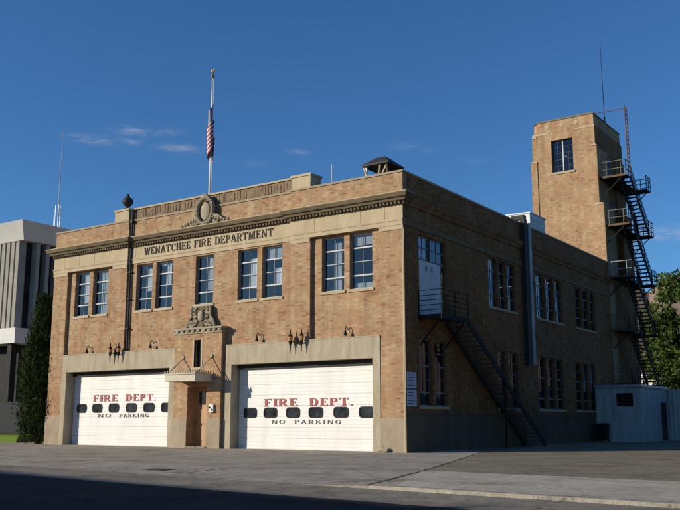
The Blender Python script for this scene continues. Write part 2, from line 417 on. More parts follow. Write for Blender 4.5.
# ------------------------------------------------------------------ lettering
def glyph(ch, T=.19, t=.085):
    """slab-serif capital: (width, polygons) with cap height 1"""
    P = []; sf = .075
    def bx(x0, x1, y0, y1): P.append([(x0, y0), (x1, y0), (x1, y1), (x0, y1)])
    def dg(x0, y0, x1, y1, w): P.append([(x0 - w / 2, y0), (x0 + w / 2, y0), (x1 + w / 2, y1), (x1 - w / 2, y1)])
    def ser(x0, x1, y): bx(x0 - .07, x1 + .07, y, y + sf)
    def stem(x, w=T): bx(x, x + w, 0, 1); ser(x, x + w, 0); ser(x, x + w, 1 - sf)
    def arc(cx, cy, rx, ry, a0, a1, th, tv, n=10):
        for i in range(n):
            u, v = R(a0 + (a1 - a0) * i / n), R(a0 + (a1 - a0) * (i + 1) / n)
            f = lambda a: (cx + rx * math.cos(a), cy + ry * math.sin(a)); g = lambda a: (cx + (rx - th) * math.cos(a), cy + (ry - tv) * math.sin(a))
            P.append([g(u), f(u), f(v), g(v)])
    if ch == 'I': stem(.08); return .35, P
    if ch in 'EF':
        stem(.08); bx(.08 + T, .66, 1 - t, 1); bx(.6, .66, .76, 1); bx(.08 + T, .5, .46, .46 + t); bx(.45, .5, .38, .62)
        if ch == 'E': bx(.08 + T, .68, 0, t); bx(.62, .68, 0, .26)
        return .74 if ch == 'E' else .70, P
    if ch in 'PR':
        stem(.08); bx(.08 + T, .42, 1 - t, 1); bx(.08 + T, .42, .44, .44 + t); arc(.42, .72, .3, .28, -90, 90, T, t)
        if ch == 'R': dg(.70, 0, .44, .46, T); bx(.6, .86, 0, sf); return .86, P
        return .76, P
    if ch == 'D':
        stem(.08); bx(.08 + T, .40, 1 - t, 1); bx(.08 + T, .40, 0, t); arc(.40, .5, .42, .5, -90, 90, T, t, 14); return .88, P
    if ch == 'T':
        stem(.31); bx(.02, .79, 1 - t, 1); bx(.02, .08, .74, 1); bx(.73, .79, .74, 1); return .81, P
    if ch == 'N':
        bx(.12, .12 + t, 0, 1); bx(.74, .74 + t, 0, 1); ser(.12, .2, 0); ser(.04, .2, 1 - sf); ser(.74, .82, 1 - sf); dg(.72, 0, .18, 1, T); return .95, P
    if ch == 'H':
        stem(.08); stem(.60); bx(.08 + T, .60, .46, .46 + t); return .87, P
    if ch == 'A':
        dg(.12, 0, .42, 1, t); dg(.74, 0, .44, 1, T); bx(.22, .66, .3, .3 + t); ser(.06, .18, 0); ser(.66, .82, 0); return .9, P
    if ch == 'W':
        dg(.34, 0, .10, 1, T * .9); dg(.36, 0, .56, 1, t); dg(.80, 0, .56, 1, T * .9); dg(.82, 0, 1.04, 1, t)
        ser(.02, .20, 1 - sf); ser(.48, .64, 1 - sf); ser(.98, 1.1, 1 - sf); return 1.14, P
    if ch == 'M':
        bx(.12, .12 + t, 0, 1); ser(.12, .2, 0); ser(.08, .2, 1 - sf); stem(.84); dg(.52, 0, .2, 1, T * .9); dg(.52, 0, .86, 1, t); return 1.12, P
    if ch in 'CG':
        arc(.46, .5, .42, .5, 42, 318, T, t, 18); bx(.70, .77, .66, .98)
        if ch == 'G': bx(.60, .78, .04, .44); bx(.5, .86, .38, .38 + sf)
        return .86, P
    if ch == 'O': arc(.48, .5, .44, .5, 0, 360, T, t, 24); return .96, P
    if ch == 'K':
        stem(.08); dg(.26, .38, .68, .95, t); dg(.76, .03, .40, .55, T); ser(.60, .76, 1 - sf); ser(.66, .82, 0); return .9, P
    if ch == '.': bx(.08, .24, 0, .16); return .3, P
    return .45, P

def lettering(parent, pl, text, a0, a1, z0, h, d, mat, thick=.02, T=.19, t=.085, space=.12, name='lettering'):
    """text stretched to run from a0 to a1; strokes step 0.4 mm apart so no two faces share a plane"""
    gs = [glyph(c, T, t) for c in text]; tot = sum(g[0] for g in gs) + space * (len(gs) - 1)
    k = (a1 - a0) / tot; a = a0; i = 0
    for w, P in gs:
        mb = MB()
        for poly in P:
            e = .0004 * (i % 9); i += 1
            f = [pl.pt(a + x * k, z0 + y * h, d - thick - e) for x, y in poly]
            b = [pl.pt(a + x * k, z0 + y * h, d + .004) for x, y in poly]
            mb.hexa(b, f)
        a += (w + space) * k
        if P: mb.build('letter', mat, parent)

# ================================================================== SETTING
def kerb_y(x): return -15.85 - .11 * x
# world ground to the horizon
g = MB(); g.face([(-2500, -2500, -.4), (2500, -2500, -.4), (2500, 3000, -.4), (-2500, 3000, -.4)])
tag(g.build('ground', M['earth']), kind='structure')
# street: asphalt strip, edges follow the kerb line
g = MB(); nx = 40
for i in range(nx):
    x0 = -160 + 320 * i / nx; x1 = -160 + 320 * (i + 1) / nx
    g.face([(x0, kerb_y(x0) - 19, -.15), (x1, kerb_y(x1) - 19, -.15), (x1, kerb_y(x1) + .2, -.15), (x0, kerb_y(x0) + .2, -.15)])
tag(g.build('street', M['asphalt']), kind='structure')
g = MB()
for i in range(nx):
    x0 = -160 + 320 * i / nx; x1 = -160 + 320 * (i + 1) / nx
    g.hexa([(x0, kerb_y(x0) - 24, -.3), (x1, kerb_y(x1) - 24, -.3), (x1, kerb_y(x1) - 19, -.3), (x0, kerb_y(x0) - 19, -.3)],
           [(x0, kerb_y(x0) - 24, 0), (x1, kerb_y(x1) - 24, 0), (x1, kerb_y(x1) - 19, 0), (x0, kerb_y(x0) - 19, 0)])
tag(g.build('far_pavement', M['walk']), kind='structure')
# concrete gutter between kerb and asphalt, with a ragged edge
g = MB(); random.seed(12)
for i in range(400):
    x0 = -100 + .5 * i; x1 = x0 + .5
    if i == 0: e0 = 1.7
    e1 = 1.72 + random.uniform(-.07, .07)
    g.face([(x0, kerb_y(x0) - e0, -.146), (x1, kerb_y(x1) - e1, -.146), (x1, kerb_y(x1) + .02, -.072), (x0, kerb_y(x0) + .02, -.072)]); e0 = e1
tag(g.build('gutter', M['gutter']), kind='structure')
# concrete driveway apron, tipped down to the street in front of the doors
def apron_z(x, y):
    e = kerb_y(x); t = max(0, min(1, (e + 3.2 - y) / 3.0)); w = max(0, min(1, (9.5 - x) / 2.5))
    return -.07 * t * w
g = MB(); xs = [-70 + i * 1.0 for i in range(141)]
for i in range(len(xs) - 1):
    x0, x1 = xs[i], xs[i + 1]
    ts = [0, .06, .12, .2, .4, 1]
    for j in range(len(ts) - 1):
        q = []
        for x, t in ((x0, ts[j]), (x1, ts[j]), (x1, ts[j + 1]), (x0, ts[j + 1])):
            y = kerb_y(x) + .16 + (40 - kerb_y(x)) * t; q.append((x, y, apron_z(x, y)))
        g.face(q)
tag(g.build('driveway', M['concrete']), kind='structure')
# kerb
g = MB()
for i in range(len(xs) - 1):
    x0, x1 = xs[i], xs[i + 1]; r = []
    for x in (x0, x1):
        e = kerb_y(x); z = apron_z(x, e + .16) + .004
        r.append([(x, e - .02, -.2), (x, e, z - .01), (x, e + .02, z), (x, e + .17, z), (x, e + .17, -.2)])
    n = len(g.v); g.v += r[0] + r[1]
    for k in range(4): g.f.append((n + k, n + 5 + k, n + 6 + k, n + k + 1)); g.mi.append(1 if x0 < 8.5 else 0)
tag(g.build('kerb', [M['kerb'], M['gutter']]), kind='structure')
# lighter pavement strip and asphalt lot on the right
g = MB(); g.face([(6.6, kerb_y(6.6) + .18, .004), (70, kerb_y(70) + .18, .004), (70, kerb_y(70) + 5.3, .004), (7.2, -11.35, .004)])
g.v[0] = (9.6, kerb_y(9.6) + .18, .004)
tag(g.build('pavement', M['walk']), kind='structure')
g = MB(); g.face([(7.25, -11.3, .004), (70, kerb_y(70) + 5.35, .004), (70, 120, .004), (.06, 120, .004), (.06, 5.0, .004), (2.1, 3.6, .004)])
tag(g.build('parking_lot', M['lot']), kind='structure')
# joints in the driveway slabs
g = MB()
for k in range(-9, 7):
    for (u, v) in (((-9.0 + 4.6 * k), (-16.0 + 4.6 * k)),):
        pass
def joint(x0, y0, x1, y1, w=.1):
    d = Vector((x1 - x0, y1 - y0)).normalized(); nrm = Vector((-d.y, d.x)) * w / 2; n = 12
    for i in range(n):
        a = (x0 + (x1 - x0) * i / n, y0 + (y1 - y0) * i / n); b = (x0 + (x1 - x0) * (i + 1) / n, y0 + (y1 - y0) * (i + 1) / n)
        q = [(a[0] - nrm.x, a[1] - nrm.y), (b[0] - nrm.x, b[1] - nrm.y), (b[0] + nrm.x, b[1] + nrm.y), (a[0] + nrm.x, a[1] + nrm.y)]
        g.face([(x, y, apron_z(x, y) + .006) for x, y in q])
for x in (-24.5, -18, -12, -6, 0): joint(x, -.4, x + 2.2, kerb_y(x + 2.2) + .2)
joint(-30, -12.3, 7, -12.4, .035)
tag(g.build('slab_joints', M['joint']), kind='structure')
g = MB()
joint(1.95, 3.5, 7.2, -11.3, .07); joint(7.3, -11.4, 8.8, kerb_y(8.8) + .2, .06); joint(7.3, -11.35, 60, kerb_y(60) + 5.32, .06)
tag(g.build('tar_joints', M['tar']), kind='structure')
# lawn on the left
g = MB()
g.hexa([(-75, 1.5, 0), (-28.6, 1.5, 0), (-28.6, 7.6, 0), (-75, 7.6, 0)], [(-75, 1.9, .42), (-28.9, 1.9, .42), (-28.9, 7.6, .62), (-75, 7.6, .62)])
tag(g.build('lawn', M['grass']), kind='structure')
# dry hills far behind
g = MB(); nh = 60
pts = []
for i in range(nh + 1):
    a = R(-30 + 70 * i / nh); d = 1700
    h = 150 + 120 * math.exp(-((i - 11) / 9) ** 2) + 22 * math.sin(i * .9) + 10 * math.sin(i * 2.3)
    pts.append(((math.sin(a) * (d - 500), math.cos(a) * (d - 500)), (math.sin(a) * d, math.cos(a) * d), (math.sin(a) * (d + 600), math.cos(a) * (d + 600)), h))
for i in range(nh):
    A, B = pts[i], pts[i + 1]
    L0 = [(A[0][0], A[0][1], -.5), ((A[0][0] + A[1][0]) / 2, (A[0][1] + A[1][1]) / 2, A[3] * .45), (A[1][0], A[1][1], A[3]), (A[2][0], A[2][1], -.5)]
    L1 = [(B[0][0], B[0][1], -.5), ((B[0][0] + B[1][0]) / 2, (B[0][1] + B[1][1]) / 2, B[3] * .45), (B[1][0], B[1][1], B[3]), (B[2][0], B[2][1], -.5)]
    for k in range(3): g.face([L0[k], L1[k], L1[k + 1], L0[k + 1]])
tag(g.build('hills', M['hill'], smooth=True), kind='structure')

# ================================================================== FIRE STATION
W = 23.84; CX = -11.92
fs = thing('fire_station', 'two storey tan brick fire station with stone trim and two white garage doors', 'building')
X = lambda s: CX + s
PN = .18                                     # depth of recessed bays
# ---- front wall
mb = MB()
GA = [(X(-10.68), X(-1.74), 0, 4.95, 0), (X(1.74), X(10.68), 0, 4.95, 0)]
DW = (X(-.62), X(.72), 0, 2.98)
holes = GA + [(X(-10.7), X(-6.85), 4.95, 9.78, PN), (X(6.85), X(10.65), 4.95, 9.78, PN), (X(-5.68), X(5.68), 4.95, 11.2, PN),
              (X(-1.6), X(1.6), 0, 4.95, 0)]
FR.wall(mb, -W, 0, 0, 11.2, holes)
WZ0, WZ1 = 7.18, 9.72
sidewins = [(7.4, 8.66), (8.96, 10.2)]
LW = [(X(-b), X(-a)) for a, b in sidewins]; RW = [(X(a), X(b)) for a, b in sidewins]
CW = [(X(a), X(b)) for a, b in ((-5.1, -3.86), (-3.58, -2.33), (-.68, .58), (2.22, 3.47), (3.78, 5.04))]
FR.wall(mb, X(-10.7), X(-6.85), 4.95, 9.78, [(a, b, WZ0, WZ1, .26) for a, b in LW], PN)
FR.wall(mb, X(6.85), X(10.65), 4.95, 9.78, [(a, b, WZ0, WZ1, .26) for a, b in RW], PN)
FR.wall(mb, X(-5.68), X(5.68), 4.95, 11.2, [(a, b, WZ0, WZ1, .26) for a, b in CW], PN)
# left and back walls, shelter the interior
mb.face([(-W, 0, 0), (-W, 0, 11.2), (-W, 28.2, 11.2), (-W, 28.2, 0)])
mb.face([(-W, 28.2, 0), (-W, 28.2, 11.2), (0, 28.2, 11.2), (0, 28.2, 0)])
mb.build('front_wall', M['brick'], fs)
# ---- side wall
SW_up = [(8.6, 9.65), (9.85, 10.75), (10.95, 12.0), (14.9, 16.15), (16.4, 17.6), (17.85, 19.0), (21.3, 22.4), (22.65, 23.75), (24.0, 24.95)]
SW_lo = [(1.25, 2.4), (2.65, 3.8), (9.4, 10.5), (10.75, 12.0), (14.7, 15.9), (16.15, 17.3), (17.55, 18.6), (20.7, 21.8), (22.05, 23.1), (23.35, 24.4)]
mb = MB()
sh = [(a, b, 7.1, 9.68, .24) for a, b in SW_up] + [(a, b, 1.95, 4.9, .24) for a, b in SW_lo] + [(1.35, 3.9, 5.95, 9.6, .24)]
SD.wall(mb, 0, 28.2, 0, 11.2, sh)
mb.build('side_wall', M['shaded_side_brick'], fs)
mb = MB(); mb.face([(-W + .1, .4, 11.19), (-.1, .4, 11.19), (-.1, 28.1, 11.19), (-W + .1, 28.1, 11.19)])
mb.build('roof', M['roof'], fs)
# first floor slab keeps the storeys apart behind the glass
mb = MB(); mb.box(-W + .3, -.5, .8, 27.9, 5.3, 5.5); mb.box(-14.0, -13.8, .9, 27.8, 0.1, 5.28); mb.box(-W + .4, -.6, 7.0, 7.2, 5.52, 11.1); mb.box(-W + .4, -.6, 12, 12.2, 0.1, 5.28)
mb.build('inner_floor', M['blind'], fs)
# ---- stone courses and cornice, following the set-back centre bay
PATH = [(-W, 6), (-W, 0), (X(-5.68), 0), (X(-5.68), PN), (X(5.68), PN), (X(5.68), 0), (0, 0), (0, 28.2)]
PF = PATH[:-1]; 
mb = MB(); mb.sweep([(-.02, 10.06), (.03, 10.06), (.03, 10.72), (-.02, 10.72)], [(-W, 6), (-W, 0), (X(-5.68), 0), (X(-5.68), PN), (X(5.68), PN), (X(5.68), 0), (.001, 0)])
for s in [-11.0, -9.7, -8.4, -7.1, 7.1, 8.4, 9.7, 11.0]:      # ashlar joints
    mb.box(X(s) - .008, X(s) + .008, -.034, -.028, 10.08, 10.70, 1)
for s in [-5.2, 5.15]: mb.box(X(s) - .008, X(s) + .008, PN - .034, PN - .028, 10.08, 10.70, 1)
mb.build('frieze', [M['stone'], M['old_stone']], fs)
mb = MB()
AP = [(-W, 6), (-W, 0), (X(-5.68), 0), (X(-5.68), PN), (X(5.68), PN), (X(5.68), 0), (.002, 0)]
mb.sweep([(-.02, 9.80), (.05, 9.80), (.05, 9.98), (.075, 10.0), (.085, 10.06), (-.02, 10.06)], AP)
for a, b in ((X(-11.92), X(-10.72)), (X(-6.83), X(-5.68)), (X(5.68), X(6.83)), (X(10.67), 0)):   # pier caps
    mb.box(a - (0 if a > -W else .03), b + .012, -.04, .02, 9.60, 9.79)
mb.build('architrave', M['stone'], fs)
mb = MB(); mb.sweep([(-.02, 9.80), (.05, 9.80), (.05, 9.98), (.085, 10.06), (-.02, 10.06)], [(0, 0), (0, 28.2)])
mb.build('side_belt_course', M['side_belt'], fs)
prof = [(-.02, 10.72), (.09, 10.72), (.10, 10.84), (.24, 10.88), (.26, 10.98), (.36, 11.02), (.40, 11.15), (.41, 11.198), (.02, 11.233), (-.02, 11.235)]
mb = MB(); mb.sweep(prof, AP[:-1] + [(.001, 0), (.001, .5)])
def dent(x0, x1, y):
    n = int((x1 - x0) / .19)
    for i in range(n):
        a = x0 + (i + .25) * (x1 - x0) / n
        mb.box(a, a + .1, y - .20, y - .085, 10.745, 10.845)
dent(-W, X(-5.68), 0); dent(X(-5.4), X(5.6), PN); dent(X(5.7), 0, 0)
mb.build('cornice', M['cornice'], fs)
mb = MB(); mb.sweep([(-.02, 11.236), (.42, 11.203), (.425, 11.245), (-.02, 11.275)], AP[:-1] + [(.001, 0), (.001, .5)]); mb.build('cornice_fillet', M['stone'], fs)
mb = MB(); mb.sweep([(-.02, 10.75), (.07, 10.75), (.08, 10.9), (.16, 11.0), (.2, 11.15), (.0, 11.2), (-.02, 11.2)], [(0, .52), (0, 28.2)])
mb.build('side_cornice', M['shaded_side_brick'], fs)
mb = MB(); mb.sweep([(0, 11.2), (0, 12.2), (-.35, 12.2), (-.35, 11.2)], PF[:-1] + [(0, 0)])
mb.build('front_parapet', M['brick'], fs)
mb = MB(); mb.sweep([(0, 11.2), (0, 12.2), (-.35, 12.2), (-.35, 11.2)], [(0, .353), (0, 28.2)])
mb.build('side_parapet', M['shaded_side_brick'], fs)
mb = MB(); mb.sweep([(.05, 12.2), (.06, 12.29), (-.4, 12.29), (-.4, 12.2)], PATH)
mb.build('coping', M['carved'], fs)
# ---- attic over the centre bay
mb = MB(); mb.box(X(-5.66), X(5.66), .24, .62, 12.292, 12.88)
x = X(-5.6)
while x < X(5.5):
    w = random.uniform(.09, .16); mb.box(x, x + w, random.uniform(.212, .23), .24, 12.34 + random.uniform(0, .12), 12.72 + random.uniform(0, .12)); x += w + random.uniform(.03, .12)
mb.build('attic_panel', M['attic'], fs)
mb = MB(); mb.box(X(-5.67), X(5.67), .17, .68, 12.882, 12.97); mb.build('attic_coping', M['stone'], fs)
for s0 in (-6.86, 5.70):
    mb = MB(); a, b = X(s0), X(s0 + 1.15)
    mb.box(a, b, -.02, .85, 12.293, 12.86); mb.box(a - .05, b + .05, -.07, .9, 12.862, 12.97); mb.build('attic_block', M['stone'], fs)
mb = MB(); cx, cy = X(-6.28), .35
mb.lathe([(.26, 12.97), (.26, 13.04), (.12, 13.08), (.10, 13.2), (.2, 13.26), (.3, 13.4), (.32, 13.52), (.26, 13.66), (.14, 13.74), (.08, 13.8), (.1, 13.86), (.02, 13.96)], cx, cy, 18)
mb.build('urn_finial', M['dark_metal'], fs, True)
# carved ornaments: scroll coils, leaves and bosses
def scroll(mb, cx, y, cz, r, turns, dirn, w):
    pts = []; n = int(16 * turns)
    for i in range(n + 1):
        a = dirn * 2 * math.pi * turns * i / n; rr = r * (1 - .8 * i / n)
        pts.append((cx + rr * math.cos(a), y, cz + rr * math.sin(a)))
    mb.tube(pts, w, 6)
mb = MB(); bk = MB()                                    # wreath cartouche over the name
wx, wz = X(.08), 12.02
bk.hexa([(wx - .62, .02, 11.28), (wx + .62, .02, 11.28), (wx + .62, .17, 11.28), (wx - .62, .17, 11.28)], [(wx - .5, .02, 12.45), (wx + .5, .02, 12.45), (wx + .5, .17, 12.45), (wx - .5, .17, 12.45)])
n = 26
for i in range(n):                           # leafy ring
    a = 2 * math.pi * i / n; px, pz = wx + .56 * math.cos(a), wz + .70 * math.sin(a)
    mb.ball((px, -.06, pz), .13, 7, 0, 1, 1.3, 1)
mb.lathe([(.01, 0), (.01, .01)], wx, -5e3, 3)
mb.v = mb.v[:-6]; mb.f = mb.f[:-5]; mb.mi = mb.mi[:-5]
mb.ball((wx, -.02, wz - .02), .34, 12, 0, 1, .35, 1.45)          # shield boss
mb.ball((wx, -.08, 12.76), .2, 8, 0, 1.3, .8, .9)
for sgn in (-1, 1):
    scroll(mb, wx + sgn * .78, -.05, 11.48, .26, 1.6, sgn, .06)
    scroll(mb, wx + sgn * 1.22, -.02, 11.38, .17, 1.4, -sgn, .045)
    mb.tube([(wx + sgn * .55, -.05, 11.75), (wx + sgn * .95, -.06, 11.62), (wx + sgn * 1.35, -.04, 11.40), (wx + sgn * 1.85, -.02, 11.30)], .09, 7, 0, .03)
    for k in range(6):
        mb.ball((wx + sgn * (.6 + .2 * k), -.07, 11.62 - .06 * k + .03 * (k % 2)), .09, 6)
bk.build('ornament_backing', M['cornice'], fs); mb.build('wreath_ornament', M['carved'], fs)
# ---- concrete door surrounds
for s0, s1 in ((-10.3, -2.12), (2.12, 10.3)):
    a, b = X(s0), X(s1)
    mb = MB(); mb.box(a - .38, b + .38, -.035, .57, 4.02, 4.947); mb.build('door_lintel', M['concrete_frame'], fs)
    mb = MB(); mb.box(a - .38, b + .38, -.05, .0, 4.948, 5.0); mb.build('lintel_ledge', M['concrete_frame'], fs)
    for p0, p1 in ((a - .38, a), (b, b + .38)):
        mb = MB(); mb.box(p0, p1, -.035, .57, 0, 4.018); mb.build('door_jamb', M['concrete_frame'], fs)
# plinth blocks
for a, b, h in ((-W - .02, X(-10.68), 1.6), (X(-1.738), X(-1.6), 1.5), (X(1.6), X(1.738), 1.45), (X(10.682), .0, 1.42)):
    mb = MB(); mb.box(a, b, -.04, 0.02, 0, h); mb.build('front_plinth', M['plinth'], fs)
mb = MB(); mb.box(-.02, .05, -.04, .0, 0, 9.6); mb.box(-.05, .012, -.05, -.041, 0, 9.6)
mb.build('corner_strip', M['stone'], fs)
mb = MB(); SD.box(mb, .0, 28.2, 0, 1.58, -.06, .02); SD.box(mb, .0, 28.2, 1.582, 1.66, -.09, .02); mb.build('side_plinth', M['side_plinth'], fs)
# ---- garage doors
def garage(s0, s1, wz, tz, nz, px, tx, nx_):
    a, b = X(s0), X(s1); d = .57
    h = MB(); h.box(a + .002, b - .002, .42, .565, 3.80, 4.017); h.build('door_shade_strip', M['dark_metal'], fs)  # dark strip added to deepen the lintel's shadow along the door top
    mb = MB(); secs = 8; H = 4.02
    for i in range(secs):                    # sectional panels with bevelled seams
        z0 = H * i / secs + .003; z1 = H * (i + 1) / secs - .003
        mb.hexa([FR.pt(a, z0, d + .02), FR.pt(b, z0, d + .02), FR.pt(b, z0, d + .08), FR.pt(a, z0, d + .08)], [FR.pt(a, z1, d + .02), FR.pt(b, z1, d + .02), FR.pt(b, z1, d + .08), FR.pt(a, z1, d + .08)])
        FR.box(mb, a + .01, b - .01, z0 + .02, z1 - .02, d + .010, d + .02)
        for k in (.30, .68):
            FR.box(mb, a + .01, b - .01, z0 + (z1 - z0) * k - .012, z0 + (z1 - z0) * k + .012, d + .005, d + .010, 1)
    FR.box(mb, a, b, .0, .05, d + .0, d + .07, 1)
    gd = mb.build('garage_door', [M['door_white'], M['rib']], fs)
    for x in px:                             # rounded panes in rubber gaskets
        w, h, r = .41, .25, .17
        def rr(k, dd):
            out = []
            for cx_, cz_, a0 in ((w - r, h - r, 0), (-w + r, h - r, 90), (-w + r, -h + r, 180), (w - r, -h + r, 270)):
                for t in range(5):
                    an = R(a0 + t * 22.5); out.append(FR.pt(x + cx_ + (r - k) * math.cos(an) - (0 if True else 0), wz + cz_ + (r - k) * math.sin(an), dd))
            return out
        g = MB(); o = rr(0, d + .004); o2 = rr(0, d - .02); i2 = rr(.055, d - .022); i3 = rr(.06, d - .002); n = len(o)
        base = len(g.v); g.v += o + o2 + i2 + i3
        for lay in range(3):
            for q in range(n):
                w2 = (q + 1) % n; g.f.append((base + lay * n + q, base + lay * n + w2, base + (lay + 1) * n + w2, base + (lay + 1) * n + q)); g.mi.append(0)
        g.f.append(tuple(range(base + 3 * n, base + 4 * n))); g.mi.append(1)
        g.build('door_window', [M['rubber'], M['dark_pane_solid']], gd)
    lettering(gd, FR, 'FIRE', tx[0], tx[1], tz, .36, d - .001, M['letter_red'], .008, .24, .10, .10)
    lettering(gd, FR, 'DEPT.', tx[2], tx[3], tz, .36, d - .001, M['letter_red'], .008, .24, .10, .10)
    lettering(gd, FR, 'NO', nx_[0], nx_[1], nz, .19, d - .001, M['letter_black'], .006, .17, .10, .2)
    lettering(gd, FR, 'PARKING', nx_[2], nx_[3], nz, .19, d - .001, M['letter_black'], .006, .17, .10, .2)
    return gd
m, nt, b_, out = new_mat('dark_door_glass'); b_.inputs['Base Color'].default_value = (.02, .024, .028, 1); b_.inputs['Roughness'].default_value = .08
nn = noise(nt, pos(nt), 2.2, 3); nt.links.new(ramp(nt, nn, [(.3, (.012, .014, .018)), (.7, (.05, .06, .065))]), b_.inputs['Base Color']); bump(nt, b_, nn, .1, .05)
M['dark_pane_solid'] = m
garage(-10.3, -2.12, 2.0, 2.36, 1.50, [-21.46, -20.16, -18.81, -17.42, -16.07, -14.75], (-20.55, -18.5, -17.9, -15.55), (-20.1, -19.0, -18.35, -16.05))
garage(2.12, 10.3, 1.69, 1.98, 1.17, [-9.05, -7.8, -6.44, -5.11, -3.71, -2.33], (-8.2, -6.15, -5.5, -3.05), (-7.72, -6.9, -6.35, -3.7))
# ---- front windows
cur = [[(.35, .8, .0, .98, 'blind')], [(.45, .95, .3, .98, 'curtain')], [(.5, .95, .42, .9, 'curtain')], [(.4, .72, .5, .92, 'curtain'), (.0, 1, .92, 1, 'blind')], [(.5, .9, .3, .9, 'blind'), (.55, .75, .62, .95, 'curtain')],
       [(.5, .95, .22, .82, 'curtain')], [(0, 1, .74, 1, 'blind'), (.5, .92, .25, .58, 'curtain')], [(.42, .75, 0, .9, 'blind')], [(0, 1, .80, 1, 'blind'), (.1, .9, 0, .12, 'blind')]]
for i, (a, b) in enumerate(LW + CW + RW):
    window(fs, FR, a, b, WZ0, WZ1, PN + .17, 2, 4, curtains=cur[i], sill=.17)
lettering(fs, FR, 'WENATCHEE FIRE DEPARTMENT', -16.45, -7.45, 10.19, .40, PN - .03, M['letter_dark'], .035, .15, .075, .12)
# ---- entrance portal
mb = MB()
PT = Plane((0, -.2), (1, 0), (0, -1))
PT.wall(mb, X(-1.6), X(1.6), 0, 5.64, [(DW[0], DW[1], 0, 2.98, .62), (X(-.24), X(.24), 3.95, 5.32, .3)])
for x in (X(-1.6), X(1.6)): mb.face([(x, -.2, 0), (x, -.2, 5.64), (x, .2, 5.64), (x, .2, 0)])
mb.build('portal_wall', M['brick'], fs)
for a, b in ((X(-1.62), DW[0] - .002), (DW[1] + .002, X(1.62))):
    mb = MB(); mb.box(a, b, -.23, -.198, 0, 1.42); mb.build('portal_plinth', M['plinth'], fs)
mb = MB()
for a, b in ((X(-.34), X(-.24)), (X(.24), X(.34))): mb.box(a, b, -.225, -.1, 3.95, 5.4)
mb.box(X(-.40), X(.40), -.235, -.1, 3.83, 3.948)
mb.build('slot_window_frame', M['stone'], fs)
mb = MB(); mb.box(X(-.24), X(.24), .0, .03, 3.95, 5.32); mb.build('slot_window', M['dark_pane_solid'], fs)
mb = MB(); mb.box(X(-1.66), X(1.66), -.26, .17, 5.641, 5.72); mb.box(X(-1.72), X(1.72), -.36, .17, 5.84, 5.93)
mb.box(X(-1.64), X(1.64), -.235, .17, 5.721, 5.839)
for k in range(9): a = X(-1.5 + k * .365); mb.box(a, a + .2, -.32, -.236, 5.73, 5.835)
mb.build('portal_cornice', M['carved'], fs)
mb = MB(); bk = MB()                                     # carved crest between portal and centre window
ez = [5.931, 6.25, 6.5, 7.04]; ew = [1.02, .86, .70, .62]
for k in range(3): bk.hexa([(X(-ew[k]), -.02, ez[k]), (X(ew[k]), -.02, ez[k]), (X(ew[k]), .17, ez[k]), (X(-ew[k]), .17, ez[k])], [(X(-ew[k + 1]), -.02, ez[k + 1]), (X(ew[k + 1]), -.02, ez[k + 1]), (X(ew[k + 1]), .17, ez[k + 1]), (X(-ew[k + 1]), .17, ez[k + 1])])
mb.ball((X(0), -.06, 6.55), .22, 10, 0, .9, .5, 1.3)
for sgn in (-1, 1):
    scroll(mb, X(sgn * .66), -.06, 6.16, .2, 1.7, sgn, .05); scroll(mb, X(sgn * .38), -.06, 6.2, .15, 1.5, -sgn, .045)
    scroll(mb, X(sgn * .42), -.06, 6.6, .15, 1.5, sgn, .045); scroll(mb, X(sgn * .4), -.06, 6.9, .11, 1.3, -sgn, .04)
    mb.tube([(X(sgn * .95), -.05, 6.0), (X(sgn * .86), -.06, 6.3), (X(sgn * .66), -.06, 6.5), (X(sgn * .62), -.05, 7.0)], .06, 6)
for k in range(34):                            # acanthus leaves between the scrolls
    x, z, a = X(random.uniform(-.62, .62)), random.uniform(6.0, 7.0), random.uniform(-1.2, 1.2); dx, dz = math.sin(a) * .13, math.cos(a) * .13
    mb.hexa([(x - dz * .35, -.03, z - dx * -.35), (x + dx, -.03, z + dz), (x + dz * .35, -.03, z - dx * .35)], [(x - dz * .1, -.10, z), (x + dx * .8, -.08, z + dz * .8), (x + dz * .1, -.10, z)])
bk.build('ornament_backing', M['cornice'], fs); mb.build('crest_ornament', M['carved'], fs)
# door
mb = MB(); y = .35
mb.box(DW[0], DW[1], y, y + .06, .08, 2.98)
for (u0, u1, v0, v1) in ((.12, .88, .1, .34), (.12, .88, .38, .62)): mb.box(DW[0] + 1.34 * u0, DW[0] + 1.34 * u1, y - .02, y, .08 + 2.9 * v0, .08 + 2.9 * v1)
dr = mb.build('entrance_door', M['wood'], fs)
mb = MB(); mb.box(DW[0] + .3, DW[0] + .75, y - .012, y - .001, 2.1, 2.75); mb.build('pane', M['dark_pane_solid'], dr)
mb = MB(); mb.tube([(DW[0] + .16, y - .08, 1.0), (DW[0] + .16, y - .08, 1.3)], .02, 6); mb.build('handle', M['gold'], dr)
mb = MB(); mb.box(DW[0] + .002, DW[0] + .07, .28, .35, .08, 2.97); mb.box(DW[1] - .07, DW[1] - .002, .28, .35, .08, 2.97); mb.box(DW[0] + .07, DW[1] - .07, .285, .35, 2.88, 2.975)
mb.box(DW[1] - .045, DW[1] - .003, -.19, .27, .08, 2.9)
mb.build('door_casing', M['wood'], fs)
mb = MB(); mb.box(DW[0], DW[1], -.3, .34, .0, .08); mb.build('doorstep', M['kerb'], fs)
